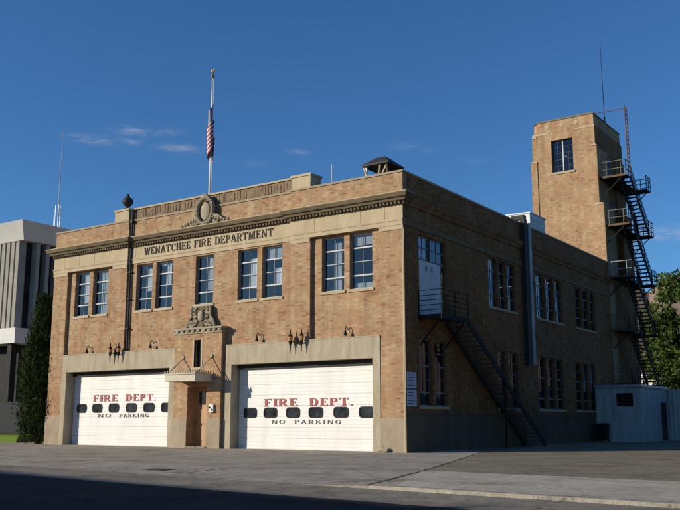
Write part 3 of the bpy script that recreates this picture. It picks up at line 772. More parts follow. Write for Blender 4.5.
# canopy hung on rods
mb = MB(); a, b, D = X(-.98), X(1.0), 1.18
mb.box(a, b, -.2 - D, -.2, 3.24, 3.30); mb.box(a, b, -.24 - D, -.2 - D, 3.22, 3.55)
mb.box(a - .04, a, -.24 - D, -.2, 3.22, 3.55); mb.box(b, b + .04, -.24 - D, -.2, 3.22, 3.55)
mb.box(a - .07, b + .07, -.30 - D, -.2, 3.551, 3.60)
mb.build('canopy', [M['canopy']], fs)
mb = MB()                                     # iron cresting with spikes
n = 13
for i in range(n):
    x = a + (b - a) * i / (n - 1); mb.hexa([(x - .06, -.27 - D, 3.60), (x + .06, -.27 - D, 3.60), (x + .06, -.23 - D, 3.60), (x - .06, -.23 - D, 3.60)], [(x - .015, -.26 - D, 3.76), (x + .015, -.26 - D, 3.76), (x + .015, -.24 - D, 3.76), (x - .015, -.24 - D, 3.76)])
for i in range(1, 8):
    for x in (a, b):
        y = -.2 - D + D * i / 8; mb.hexa([(x - .02, y - .06, 3.60), (x + .02, y - .06, 3.60), (x + .02, y + .06, 3.60), (x - .02, y + .06, 3.60)], [(x - .01, y - .015, 3.76), (x + .01, y - .015, 3.76), (x + .01, y + .015, 3.76), (x - .01, y + .015, 3.76)])
mb.build('canopy_cresting', M['concrete_frame'], fs)
for x in (a + .02, b - .02):
    mb = MB(); mb.tube([(x, -.2, 4.45), (x, -.2 - D + .1, 3.6)], .028, 6)
    mb.ball((x, -.23, 4.47), .1, 8, 0, 1, .6, 1.2)
    mb.build('canopy_rod', M['stone'], fs)
# call box by the entrance and round plate
mb = MB(); mb.box(X(.95), X(1.24), -.32, -.2, 1.72, 2.1); mb.ball((X(1.02), -.325, 1.95), .05, 8, 1); mb.ball((X(1.16), -.325, 1.84), .055, 8, 1)
tag(mb.build('call_box', [M['white_metal'], M['rubber']]), 'small white call box with black buttons beside the entrance door', 'call box')
mb = MB(); mb.tube([(X(-1.1), -.2, 2.35), (X(-1.1), -.215, 2.35)], .16, 18); mb.tube([(X(-1.1), -.215, 2.35), (X(-1.1), -.222, 2.35)], .11, 18, 1)
mb.build('round_plaque', [M['stone'], M['brick']], fs)
# downpipe at the left of the centre bay
mb = MB(); mb.tube([(X(-5.52), PN - .10, 12.9), (X(-5.52), PN - .10, 5.1)], .055, 10)
mb.box(X(-5.52) - .09, X(-5.52) + .09, PN - .2, PN + .0, 12.1, 12.28)
for z in (6.2, 7.8, 9.3, 10.9): mb.box(X(-5.52) - .12, X(-5.52) + .12, PN - .2, PN, z, z + .06)
mb.build('downpipe', M['dark_metal'], fs)
# ---- side windows, door, duct
for i, (a, b) in enumerate(SW_up):
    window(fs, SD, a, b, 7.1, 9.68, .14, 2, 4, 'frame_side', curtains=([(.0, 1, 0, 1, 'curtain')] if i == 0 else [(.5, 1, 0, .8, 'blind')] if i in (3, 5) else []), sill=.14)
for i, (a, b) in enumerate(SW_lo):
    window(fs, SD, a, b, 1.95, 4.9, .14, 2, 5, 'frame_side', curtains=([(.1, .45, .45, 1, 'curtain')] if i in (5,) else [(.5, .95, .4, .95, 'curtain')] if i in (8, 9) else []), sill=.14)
mb = MB(); SD.box(mb, 1.38, 3.38, 5.97, 8.45, .04, .1)
for q in (1.38, 2.39): 
    for v0, v1 in ((6.1, 7.0), (7.1, 7.9)): SD.box(mb, q + .12, q + .87, v0, v1, .025, .04)
sdr = mb.build('side_door', M['white_metal'], fs)
mb = MB(); SD.box(mb, 2.0, 2.2, 8.0, 8.25, .03, .039); SD.box(mb, 2.5, 2.7, 8.0, 8.25, .03, .039); mb.build('pane', M['dark_pane_solid'], sdr)
window(fs, SD, 1.38, 2.36, 8.5, 9.58, .1, 2, 2, 'frame_side', curtains=[(0, 1, 0, 1, 'curtain')])
window(fs, SD, 2.5, 3.86, 8.5, 9.58, .1, 2, 2, 'frame_side')
window(fs, SD, 3.42, 3.88, 5.97, 8.45, .1, 1, 4, 'frame_side')
mb = MB(); mb.box(.0, .26, 12.9, 13.25, 4.3, 12.45); mb.box(.26, .28, 12.88, 13.27, 4.28, 12.47, 1); mb.box(-.5, .26, 12.9, 13.25, 12.46, 12.7)
for z in (6, 8, 10): mb.box(.0, .27, 12.86, 13.29, z, z + .05)
mb.build('flue_duct', [M['dark_metal'], M['dark_metal']], fs)
mb = MB(); mb.tube([(.3, 13.5, 12.3), (.3, 13.5, 4.35)], .105, 12)
for z in (5.5, 8, 10.5): mb.box(.0, .42, 13.44, 13.55, z, z + .06)
mb.build('vent_pipe', M['galv'], fs)

# ================================================================== HOSE TOWER
TY0, TY1 = 28.2, 34.6
tw = thing('hose_tower', 'tall square tan brick hose drying tower with diamond inlays near its top', 'tower', (-2.8, 31.4, 0))
off = Vector((2.8, -31.4, 0))
def tb(mb, name, mat, smooth=False):
    mb.v = [(x + 2.8, y - 31.4, z) for x, y, z in mb.v]
    return mb.build(name, mat, tw, smooth)
TF = Plane((0, TY0), (1, 0), (0, -1)); TXL, TXR = -5.15, -.42
mb = MB()
def octo(x0, x1, y0, y1, c, z): return [(x0 + c, y0, z), (x1 - .03, y0, z), (x1, y0 + .03, z), (x1, y1 - c, z), (x1 - c, y1, z), (x0 + c, y1, z), (x0, y1 - c, z), (x0, y0 + c, z)]
TWN = (-3.72, -2.08, 19.35, 21.82)
TF.wall(mb, TXL, TXR, 0, 22.5, [(TWN[0], TWN[1], TWN[2], TWN[3], .3)])
mb.face([(TXL, TY0, 0), (TXL, TY0, 22.5), (TXL, TY1, 22.5), (TXL, TY1, 0)])
mb.face([(TXL, TY1, 0), (TXL, TY1, 22.5), (TXR, TY1, 22.5), (TXR, TY1, 0)])
tb(mb, 'shaft', M['tower_brick'])
mb = MB(); mb.face([(TXR, TY0, 0), (TXR, TY1, 0), (TXR, TY1, 22.5), (TXR, TY0, 22.5)]); tb(mb, 'side_face', M['shaded_side_brick'])  # tower's shaded face painted with the darkened brick
mb = MB(); c = .32
mb.hexa(octo(TXL, TXR, TY0, TY1, c, 22.501), octo(TXL + .02, TXR - .02, TY0 + .02, TY1 - .02, c + .05, 23.36))
tb(mb, 'crown', M['tower_brick'])
mb = MB(); mb.hexa(octo(TXL - .04, TXR + .04, TY0 - .04, TY1 + .04, c + .03, 23.362), octo(TXL + .05, TXR - .05, TY0 + .05, TY1 - .05, c + .05, 23.5)); tb(mb, 'tower_coping', M['old_stone'])
for q in ((TXL - .02, TXL + 1.3), (TXR - 1.5, TXR + .02)):
    mb = MB(); mb.box(q[0], q[1], TY0 - .03, TY0 - .001, 22.38, 22.499); tb(mb, 'stone_band', M['stone'])
for x in (-4.0, -2.85, -1.75):
    mb = MB(); r_ = .2; mb.hexa([(x - r_, TY0 + .02, 22.95), (x, TY0 + .02, 22.95 - r_), (x + r_, TY0 + .02, 22.95), (x, TY0 + .02, 22.95 + r_)], [(x - r_, TY0 - .02, 22.95), (x, TY0 - .02, 22.95 - r_), (x + r_, TY0 - .02, 22.95), (x, TY0 - .02, 22.95 + r_)])
    tb(mb, 'diamond_inlay', M['stone'])
# stepped corner buttresses with stone caps
for (side, levels) in ((1, ((20.9, .10), (16.5, .42))), (-1, ((22.2, .05), (20.3, .18)))):
    BW = 2.3 if side > 0 else 1.3
    for yy in (TY0 - .012, TY1 - BW + .05):
        mb = MB(); cp = MB(); zprev = 0
        for i, (zt, pr) in enumerate(reversed(levels)):
            x0, x1 = (TXR - .3, TXR + pr) if side > 0 else (TXL - pr, TXL + .3)
            mb.box(x0, x1, yy - .05 * (1 - i) , yy + BW, zprev, zt); zprev = zt + .14
            cp.hexa([(x0, yy - .09 + .03 * i, zt + .001), (x1 + .05 if side > 0 else x1, yy - .09 + .03 * i, zt + .001), (x1 + .05 if side > 0 else x1, yy + BW + .04, zt + .001), (x0 if side > 0 else x0 - .05, yy + BW + .04, zt + .001)],
                    [(x0, yy - .02, zt + .139), (x1 - .1 if side > 0 else x1, yy - .02, zt + .139), (x1 - .1 if side > 0 else x1, yy + BW, zt + .139), (x0 if side > 0 else x0 + .1, yy + BW, zt + .139)])
        tb(mb, 'buttress', M['shaded_side_brick'] if side > 0 and yy > TY0 + 1 else M['tower_brick']); n8 = len(cp.v) // 2  # rear right buttress takes the brick with shade in its colour
        for q in (0, 1):
            c1 = MB(); c1.hexa(cp.v[q * 8:q * 8 + 4], cp.v[q * 8 + 4:q * 8 + 8]); tb(c1, 'buttress_cap', M['stone'])
TL = Plane((2.8, TY0 - 31.4), (1, 0), (0, -1))
window(tw, TL, TWN[0], TWN[1], TWN[2], TWN[3], .2, 4, 5, 'frame_dark', heavy=())
mb = MB(); mb.box(-2.94, -2.86, TY0 + .17, TY0 + .22, TWN[2], TWN[3]); tb(mb, 'window_mullion', M['frame_white'])
mb = MB(); mb.box(TWN[0] - .15, TWN[1] + .1, TY0 - .07, TY0 + .2, TWN[2] - .16, TWN[2] - .002); tb(mb, 'window_sill', M['stone'])
for z in (18.6, 15.05, 11.3):
    mb = MB(); mb.box(TXR - .02, TXR + .03, 30.6, 31.6, z, z + 2.1); tb(mb, 'tower_door', M['dark_metal'])
mb = MB(); mb.box(TXR, .03, TY0 + 1.3, TY1 - 1.3, 0, 11.0); tb(mb, 'tower_base', M['shaded_side_brick'])

# ================================================================== FIRE ESCAPES
te = thing('tower_fire_escape', 'black iron zigzag fire escape climbing the right side of the brick tower', 'fire escape', (0.9, 31.4, 0))
def eb(mb, name, mat): mb.v = [(x - .9, y - 31.4, z) for x, y, z in mb.v]; return mb.build(name, mat, te)
levels = [18.5, 14.95, 11.25, 7.5, 3.85]; ya, yb = 28.35, 34.5; xi, xo = -.02, 1.62
for i, z in enumerate(levels):
    mb = MB()
    mb.box(xi - .38 if z > 17 else xi, xo, ya, ya + 1.15, z - .05, z); mb.box(xi - .38 if z > 17 else xi, .8, ya + 1.15, yb - 1.1, z - .05, z); mb.box(xi - .38 if z > 17 else xi, xo, yb - 1.1, yb, z - .05, z)
    eb(mb, 'landing', M['iron'])
    mb = MB(); mb.box(xi, xo + .02, ya - .05, ya, z - .12, z + .03)
    eb(mb, 'landing_edge', M['rust_iron'])
    mb = MB()
    for h in (.5, 1.05):
        mb.tube([(xi, ya, z + h), (xo, ya, z + h)], .03, 6)
        
    mb.tube([(xo - .35, ya, z), (xo - .35, ya, z + 1.08)], .03, 6); mb.tube([(.25, ya, z), (.25, ya, z + 1.08)], .03, 6)
    eb(mb, 'end_railing', M['rail_grey'] if i != 2 else M['galv'])
    for paths, posts in (([[(xo, ya), (xo, ya + 1.1)]], [(xo, ya), (xo, ya + .55), (xo, ya + 1.1)]), ([[(xo, yb - 1.1), (xo, yb), (xi, yb)]], [(xo, yb - 1.1), (xo, yb - .5), (xo, yb), (.9, yb), (.3, yb)])):
        mb = MB()
        for h in (.35, .7, 1.05):
            for pth in paths: mb.tube([(q[0], q[1], z + h) for q in pth], .028, 6)
        for q in posts: mb.tube([(q[0], q[1], z - .02), (q[0], q[1], z + 1.06)], .028, 6)
        eb(mb, 'guard_railing', M['iron'])
    for yq in (ya + .1, yb - .1):              # brackets under the landings
        mb = MB(); mb.bar((xi, yq, z - 1.3), (xo - .3, yq, z - .09), .06, .06); mb.bar((xi, yq, z - .08), (xo, yq, z - .08), .06, .07)
        eb(mb, 'bracket', M['iron'])
    zl = levels[i + 1] if i + 1 < len(levels) else 0
    mb = MB(); y0, y1 = ya + 1.15, yb - 1.1; n = 15
    for xq in (.82, xo - .03): mb.bar((xq, y0, z - .05), (xq, y1, zl), .06, .26)
    for k in range(1, n):
        t = k / n; y = y0 + (y1 - y0) * t; mb.box(.84, xo - .05, y - .14, y + .14, z + (zl - z) * t - .03, z + (zl - z) * t + .03)
    for xq in (.82, xo - .03):
        for h in (.32, .64, .96): mb.tube([(xq, y0, z + h), (xq, y1, zl + h)], .028, 6)
        for t in (0, .2, .4, .6, .8, 1): yq = y0 + (y1 - y0) * t; mb.tube([(xq, yq, z + (zl - z) * t), (xq, yq, z + (zl - z) * t + .95)], .02, 5)
    eb(mb, 'stair_flight', M['iron'])
mb = MB()
for y in (ya + .2, ya + .65): mb.tube([(xo + .12, y, 18.5), (xo + .12, y, 23.6)], .04, 6)
for k in range(15): mb.tube([(xo + .12, ya + .2, 18.8 + .32 * k), (xo + .12, ya + .65, 18.8 + .32 * k)], .025, 5)
mb.tube([(TXR - .3, ya + .4, 23.5), (xo + .12, ya + .4, 23.45)], .03, 6)
eb(mb, 'roof_ladder', M['rust_iron'])

se = thing('fire_escape_stair', 'black iron fire stair from the white upper side door down to the lot', 'fire escape', (0.6, 6, 0))
def sb(mb, name, mat): mb.v = [(x - .6, y - 6, z) for x, y, z in mb.v]; return mb.build(name, mat, se)
PZ = 5.88; py0, py1, pxo = 1.2, 3.7, 1.2
mb = MB(); mb.box(.02, pxo, py0, py1, PZ - .06, PZ); mb.box(.02, pxo + .02, py0 - .04, py0, PZ - .2, PZ + .02); mb.box(pxo, pxo + .04, py0, py1, PZ - .2, PZ + .02); sb(mb, 'platform', M['iron'])
mb = MB()
for h in (.22, .44, .66, .88, 1.12):
    mb.tube([(.05, py0, PZ + h), (pxo, py0, PZ + h), (pxo, py1, PZ + h)], .018, 6)
for q in ((.05, py0), (pxo, py0), (pxo, (py0 + py1) / 2), (pxo, py1)): mb.tube([(q[0], q[1], PZ), (q[0], q[1], PZ + 1.14)], .026, 6)
sb(mb, 'platform_railing', M['iron'])
mb = MB(); sx0, sx1, ey = .12, 1.2, 12.4; n = 30
for xq in (sx0, sx1): mb.bar((xq, py1, PZ - .12), (xq, ey, .05), .05, .26)
for k in range(n):
    t = (k + .5) / n; y = py1 + (ey - py1) * t; z = PZ * (1 - t); mb.box(sx0 + .02, sx1 - .02, y - .16, y + .16, z - .02, z + .025, 1)
sb(mb, 'stair_flight', [M['iron'], M['rust_iron']])
mb = MB()
for xq in (sx0, sx1):
    for h in (.25, .5, .75, 1.0): mb.tube([(xq, py1, PZ + h), (xq, ey, h + .05)], .02, 6)
    for t in (0, .17, .34, .5, .67, .84, 1): y = py1 + (ey - py1) * t; z = PZ * (1 - t); mb.tube([(xq, y, z), (xq, y, z + 1.05)], .025, 6)
sb(mb, 'stair_railing', M['rust_iron'])
for y in (py0 + .1, py1 - .1):
    mb = MB(); mb.bar((.02, y, PZ - 1.3), (pxo - .1, y, PZ - .1), .06, .06); sb(mb, 'bracket', M['iron'])
mb = MB(); mb.tube([(1.15, 7.6, 0), (1.15, 7.6, 3.2)], .05, 6); sb(mb, 'post', M['iron'])

# ================================================================== LANTERNS
def twin():
    t = thing('twin_lantern', None, 'lantern'); t.scale = (.78, .78, .78)
    mb = MB(); mb.ball((0, -.1, 0), .13, 10); mb.tube([(0, 0, 0), (0, -.14, 0)], .05, 8); mb.build('wall_boss', M['iron'], t)
    mb = MB(); mb.tube([(-.42, -.22, .05), (-.2, -.2, -.02), (0, -.14, 0), (.2, -.2, -.02), (.42, -.22, .05)], .035, 6); mb.build('arm', M['iron'], t)
    for s in (-1, 1):
        mb = MB(); x, y = s * .42, -.22
        mb.lathe([(.02, -.62), (.035, -.4), (.05, -.2), (.10, -.05), (.115, .1), (.14, .32), (.15, .34), (.06, .46), (.03, .52), (.045, .58), (.008, .78)], x, y, 8)
        l = mb.build('lantern', M['iron'], t)
        mb = MB(); mb.lathe([(.112, .06), (.128, .10), (.15, .31), (.14, .315)], x, y, 8); mb.build('glass', M['amber'], l)
    return t
def single():
    t = thing('gooseneck_lamp', None, 'wall lamp'); t.scale = (.62, .62, .75)
    mb = MB(); mb.tube([(0, 0, .1), (0, -.03, .1)], .13, 12); mb.build('wall_plate', M['stone'], t)
    mb = MB(); mb.tube([(0, -.02, .12), (0, -.12, .3), (.0, -.26, .36), (.02, -.38, .26), (.02, -.4, .12)], .03, 7); mb.build('neck', M['iron'], t)
    mb = MB(); mb.lathe([(.05, .14), (.07, .05), (.11, -.04), (.13, -.2), (.10, -.2)], .02, -.4, 10); mb.build('lamp_shade', M['iron'], t)
    return t
proto = twin(); proto.location = (X(-6.16), -.05, 4.92); proto['label'] = 'black iron twin lantern over the middle of the left garage door'
proto['group'] = 'twin lanterns over the garage doors'
c = copy_tree(proto); c.location = (X(6.22), -.05, 4.92); c['label'] = 'black iron twin lantern over the middle of the right garage door'
proto = single(); first = True
for s, z, lb in ((-8.62, 5.18, 'black gooseneck wall lamp over the outer half of the left garage door'), (-3.55, 5.22, 'black gooseneck wall lamp left of the entrance portal over the left garage door'),
              (3.72, 5.22, 'black gooseneck wall lamp right of the entrance portal over the right garage door'), (8.88, 5.22, 'black gooseneck wall lamp nearest the building corner over the right garage door')):
    o = proto if first else copy_tree(proto); first = False
    o.location = (X(s), (PN if 4.95 < z and abs(s) > 1 else 0) , z); o['label'] = lb; o['group'] = 'gooseneck lamps along the lintels'

# ================================================================== ROOF THINGS
fpx, fpy = -14.42, 3.0
fp = thing('flagpole', 'tall white flagpole with gilt finial on the station roof', 'flagpole', (fpx, fpy, 11.2))
mb = MB(); mb.tube([(0, 0, 0), (0, 0, 9.7)], .085, 12, 0, .05); mb.build('pole', M['white_metal'], fp)
mb = MB(); mb.lathe([(.3, 0), (.3, .06), (.14, .1), (.12, .35), (.09, .36)], 0, 0, 14); mb.build('base_flange', M['galv'], fp)
mb = MB(); mb.ball((0, 0, 9.8), .11, 10); mb.tube([(0, 0, 9.85), (0, 0, 10.02)], .03, 6); mb.ball((0, 0, 10.1), .08, 8, 0, .8, .8, 1.5)
for s in (-1, 1): mb.hexa([(0, -.02, 10.05), (s * .1, -.02, 10.1), (s * .1, .02, 10.1), (0, .02, 10.05)], [(0, -.02, 10.15), (s * .13, -.02, 10.24), (s * .13, .02, 10.24), (0, .02, 10.15)])
mb.build('eagle_finial', M['gold'], fp)
mb = MB(); mb.tube([(.12, -.02, 1.0), (.10, -.02, 9.6)], .012, 5); mb.build('halyard', M['white_metal'], fp)
# limp flag
nu, nv = 40, 14; V = []; UV = []; F = []
for j in range(nv + 1):
    for i in range(nu + 1):
        u, v = i / nu, j / nv
        z = 19.35 - (1 - v) * 1.45 - 2.25 * (u ** .92)
        fold = math.sin(u * 13 + v * 1.2); f2 = math.sin(u * 7 + 1)
        sp = min(1, u * 5)
        x = fpx + .06 + sp * (.02 + .22 * fold + .07 * f2 * v) - .04 * u
        y = fpy - .06 + sp * (.20 * math.cos(u * 13 + v * .8 + .4) - .05)
        V.append((x, y, z)); UV.append((u, v))
for j in range(nv):
    for i in range(nu):
        a = j * (nu + 1) + i; F.append((a, a + 1, a + nu + 2, a + nu + 1))
me = bpy.data.meshes.new('flag'); me.from_pydata(V, [], F); uvl = me.uv_layers.new(name='UVMap')
for l in me.loops: uvl.data[l.index].uv = UV[l.vertex_index]
me.polygons.foreach_set('use_smooth', [True] * len(F)); me.materials.append(M['flag'])
o = bpy.data.objects.new('flag', me); col.objects.link(o); tag(o, 'limp red white and blue striped flag hanging down its pole', 'flag')

rv = thing('roof_ventilator', 'dark hipped metal hood on open legs near the front roof corner', 'roof vent', (-3.0, 3.2, 11.2))
mb = MB(); w, d = .78, .75; zz = 2.52
mb.hexa([(-w, -d, zz), (w, -d, zz), (w, d, zz), (-w, d, zz)], [(-.25, -.2, zz + .42), (.25, -.2, zz + .42), (.25, .2, zz + .42), (-.25, .2, zz + .42)])
mb.box(-w, w, -d, d, zz - .09, zz - .001); mb.build('hood', M['dark_metal'], rv)
for sx in (-1, 1):
    for sy in (-1, 1):
        mb = MB(); mb.bar((sx * .62, sy * .6, 0), (sx * .6, sy * .57, zz - .08), .09, .09); mb.build('leg', M['rust_iron'] if sx > 0 else M['white_metal'], rv)
for p_, q_ in (((-.72, -.62, 2.4), (-.2, -.62, 1.0)), ((.05, -.64, 1.0), (.22, -.64, 2.4)), ((.6, -.62, 2.35), (-.1, -.62, 1.2))):
    mb = MB(); mb.bar(p_, q_, .07, .07); mb.build('brace', M['stone'], rv)
mb = MB(); mb.tube([(-5.95, 3, 11.2), (-5.95, 3, 14.2)], .03, 6); mb.ball((-5.95, 3, 14.22), .05, 6)
tag(mb.build('roof_mast', M['white_metal']), 'thin short white mast on the roof beside the attic block', 'antenna')
ru = thing('rooftop_unit', 'white boxy ventilation unit on the roof in front of the tower', 'roof unit', (-2.4, 19.6, 11.2))
mb = MB(); mb.box(-.9, .9, -1.5, 1.0, .15, 2.85); mb.build('casing', M['white_metal'], ru)
mb = MB(); mb.box(-.95, .95, -1.55, 1.05, 2.851, 2.94); mb.build('lid', M['galv'], ru)
mb = MB(); mb.box(-.85, .85, -1.45, .95, 0, .149); mb.build('curb', M['galv'], ru)
mb = MB()
for k in range(8): mb.box(.901, .93, -1.2, .75, .5 + .28 * k, .72 + .28 * k)
mb.build('louvre', M['galv'], ru)
mb = MB(); mb.tube([(-.5, 31, 23.45), (-.5, 31, 29.9)], .035, 6, 0, .015); mb.tube([(-.5, 31, 23.45), (-.5, 31, 23.9)], .07, 6)
tag(mb.build('whip_antenna', M['iron']), 'thin dark whip antenna on top of the brick tower', 'antenna')

# ================================================================== SIDE SIGNS
for z0, lb in ((2.68, 'upper pale blue notice sign on the dark side wall by the corner'), (1.92, 'lower pale blue notice sign under the other by the corner')):
    t = thing('notice_sign', lb, 'sign', (.0, .5, z0), 0, 'notice signs at the corner')
    mb = MB(); mb.box(.005, .03, -.40, .42, 0, .70); mb.build('board', M['sign'], t)
    mb = MB()
    for k in range(5): mb.box(.03, .034, -.33, random.uniform(.1, .35), .1 + k * .115, .1 + k * .115 + .035)
    mb.build('print_lines', M['sign_dark'], t)

# ================================================================== SHED, FENCE, BIN
sd = thing('shed', 'low pale painted flat roofed shed in shade behind the station', 'shed', (1.45, 27, 0))
def hb(mb, name, mat): mb.v = [(x - 1.45, y - 27, z) for x, y, z in mb.v]; return mb.build(name, mat, sd)
SP = Plane((0, 24), (1, 0), (0, -1)); SX = 2.95
mb = MB(); SP.wall(mb, .06, SX, 0, 3.4, [(1.38, 2.45, 2.2, 3.03, .12)])
mb.face([(SX, 24, 0), (SX, 30, 0), (SX, 30, 3.4), (SX, 24, 3.4)]); mb.face([(.06, 30, 0), (.06, 30, 3.4), (SX, 30, 3.4), (SX, 30, 0)])
hb(mb, 'wall', M['shed'])
mb = MB(); mb.box(.06, SX + .12, 23.85, 30.1, 3.401, 3.55); hb(mb, 'roof', M['galv'])
SPL = Plane((-1.45, -3), (1, 0), (0, -1))
window(sd, SPL, 1.38, 2.45, 2.2, 3.03, .06, 3, 4, 'frame_dark', heavy=())
mb = MB(); mb.box(SX, SX + .04, 28.4, 29.6, .05, 2.5); hb(mb, 'door', M['dark_metal'])
fc = thing('corrugated_fence', 'tall pale corrugated metal fence running right from the shed', 'fence', (9, 30.2, 0))
mb = MB(); x = 2.5 - 9; k = 0
while x < 22:
    mb.face([(x, (k % 2) * .06, 0), (x + .14, ((k + 1) % 2) * .06, 0), (x + .14, ((k + 1) % 2) * .06, 3.42), (x, (k % 2) * .06, 3.42)]); x += .14; k += 1
mb.build('sheet', M['shed'], fc)
mb = MB(); mb.box(-6, 22, .065, .12, 3.2, 3.3); mb.box(-6, 22, .065, .12, .5, .6); mb.build('rail', M['galv'], fc)
for k in range(8):
    mb = MB(); mb.box(-5.9 + 3.9 * k, -5.8 + 3.9 * k, .125, .22, 0, 3.4); mb.build('post', M['galv'], fc)
bn = thing('trash_bin', 'black wheeled bin standing against the shed wall', 'bin', (.75, 22.9, 0))
mb = MB(); mb.hexa([(-.27, -.3, .1), (.27, -.3, .1), (.27, .3, .1), (-.27, .3, .1)], [(-.36, -.4, 1.0), (.36, -.4, 1.0), (.36, .4, 1.0), (-.36, .4, 1.0)]); mb.build('body', M['rubber'], bn)
mb = MB(); mb.hexa([(-.39, -.44, 1.0), (.39, -.44, 1.0), (.39, .44, 1.0), (-.39, .44, 1.0)], [(-.34, -.36, 1.1), (.34, -.36, 1.1), (.34, .4, 1.16), (-.34, .4, 1.16)]); mb.build('lid', M['rubber'], bn)
for s in (-1, 1):
    mb = MB(); mb.tube([(s * .25, .3, .1), (s * .31, .3, .1)], .1, 12); mb.build('wheel', M['iron'], bn)
mb = MB(); mb.box(.1, .9, -14.85, -14.3, apron_z(.5, -14.6) + .008, apron_z(.5, -14.6) + .016); 
tag(mb.build('utility_cover', M['dark_metal']), 'dark rectangular utility cover set in the driveway near the street', 'utility cover')
mb = MB(); mb.ball((-1.05, -.14, .08), .15, 9, 0, 2.2, .9, .9)
mb.v = [(x + random.uniform(-.05, .05), y + random.uniform(-.03, .03), max(.0, z + random.uniform(-.05, .05))) for x, y, z in mb.v]
tag(mb.build('rubble', M['carved']), 'small broken lump of pale rubble at the foot of the right door jamb', 'rubble')

# ================================================================== NEIGHBOUR OFFICE
nb = thing('office_building', 'modern white roofed office block with tall vertical fins left of the station', 'building', (-38.7, 8, 0))
XR, YF = 0, 0                              # right front corner of the roof at local origin
mb = MB(); A = .9
mb.hexa([(-46, A, 15.25), (-A, A, 15.25), (-A, 32 - A, 15.25), (-46, 32 - A, 15.25)], [(-47, 0, 16.6), (0, 0, 16.6), (0, 32, 16.6), (-47, 32, 16.6)]); mb.build('roof', M['white_panel'], nb)
mb = MB(); mb.box(-45, -1.6, 1.6, 30.4, 0, 15.24); mb.build('wall', M['office_dark'], nb)
mb = MB(); x = -44.5
while x < -1.5: mb.box(x, x + .40, .95, 1.6, 7.9, 15.24); x += .60
y = 2.2
while y < 30: mb.box(-1.6, -1.0, y, y + .34, 7.9, 15.24); y += .95
fo = mb.build('facade_fins', M['fin'], nb)
mb = MB(); mb.box(-46, -.1, .1, 31.5, 7.1, 8.25); mb.build('canopy', M['white_panel'], nb)
for k in range(7):
    mb = MB(); mb.box(-6.4 * k - 1.2, -6.4 * k - .7, .3, .8, .3, 7.1); mb.build('column', M['office_dark'], nb)
mb = MB(); mb.ball((-4.5, 6, 17.0), .6, 10, 0, 1, 1, .8); mb.tube([(-4.5, 6, 16.4), (-4.5, 6, 17)], .3, 8)
mb.build('roof_vent', M['galv'], nb, True)
am = thing('radio_mast', 'slim lattice radio mast with whip rising behind the office roof', 'antenna', (-50.2, 20, 16.6))
mb = MB()
for s in ((-.22, -.13), (.22, -.13), (0, .25)): mb.tube([(s[0], s[1], 0), (s[0], s[1], 5.2)], .04, 5)
for k in range(9):
    z = .3 + .55 * k; mb.tube([(-.22, -.13, z), (.22, -.13, z + .5), (0, .25, z)], .02, 4)
mb.build('lattice', M['galv'], am)
mb = MB(); mb.tube([(0, 0, 5), (0, 0, 12.7)], .06, 6, 0, .025); mb.build('whip', M['galv'], am)
mb = MB(); mb.tube([(-.55, 0, 0), (-.55, 0, 4.8)], .03, 5); mb.tube([(-.55, 0, 2.6), (.5, 0, 2.6)], .02, 4); mb.tube([(.45, 0, 2.3), (.45, 0, 3.1)], .07, 6); mb.build('side_antenna', M['galv'], am)
# low things on the lawn
mb = MB(); mb.box(-33.6, -30.4, 3.4, 4.1, .5, 2.42); mb.box(-33.7, -30.3, 3.3, 4.2, 2.421, 2.52)
tag(mb.build('utility_cabinet', M['slate']), 'wide slate blue cabinet on the lawn left of the tall evergreen', 'cabinet')
mb = MB(); mb.box(-34.6, -34.2, 3.3, 3.8, .5, 2.3); mb.box(-34.7, -34.1, 3.2, 3.9, 2.301, 2.4)
tag(mb.build('gate_post', M['white_panel']), 'short white post left of the slate blue cabinet', 'post')

# ================================================================== VEGETATION
def leaves(mb, c, r, n, size, sq=(1, 1, 1), up=.2):
    for _ in range(n):
        while True:
            p = Vector((random.uniform(-1, 1), random.uniform(-1, 1), random.uniform(-1, 1)))
            if .35 < p.length < 1: break
        p = Vector((c[0] + p.x * r * sq[0], c[1] + p.y * r * sq[1], c[2] + p.z * r * sq[2]))
        d = Vector((random.gauss(0, 1), random.gauss(0, 1), random.gauss(0, 1) + up)).normalized()
        e = d.orthogonal().normalized(); e.rotate(Matrix.Rotation(random.uniform(0, 6.28), 3, d)); f = d.cross(e)
        s = size * random.uniform(.6, 1.35)
        mb.face([p - e * s, p - f * s * .5, p + e * s, p + f * s * .5])

ev = thing('evergreen_column', 'tall dark columnar evergreen at the left end of the station', 'tree', (-25.15, .5, 0))
mb = MB(); mb.tube([(0, 0, 0), (.05, .02, 3), (0, 0, 7.6)], .14, 8, 0, .03); mb.build('trunk', M['bark'], ev)
mb = MB()
for k in range(480):
    z = .25 + 8.1 * (random.random() ** .9); t = z / 8.4
    rad = 1.38 * min(1, (t + .05) * 5) ** .5 * (1 - max(0, t - .35) ** 1.6 * 1.55) * random.uniform(.72, 1.06)
    a = random.uniform(0, 6.283); rad *= 1 + .13 * math.sin(a * 3 + z * 1.9) + .09 * math.sin(a * 5 - z * 3.1); q = (rad * math.cos(a) * .85, rad * math.sin(a) * .85, z)
    # upright feathery sprays
    for _ in range(34):
        p = Vector((q[0] + random.gauss(0, .14), q[1] + random.gauss(0, .14), q[2] + random.uniform(-.35, .5)))
        o_ = Vector((math.cos(a) + random.gauss(0, .5), math.sin(a) + random.gauss(0, .5), 0)).normalized()
        sd_ = Vector((-o_.y, o_.x, random.gauss(0, .4))).normalized(); upv = Vector((o_.x * .3, o_.y * .3, 1)).normalized()
        s = random.uniform(.06, .13)
        mb.face([p - sd_ * s * .5, p + sd_ * s * .5, p + upv * s * 1.7])
mb.build('crown', M['arbor'], ev)

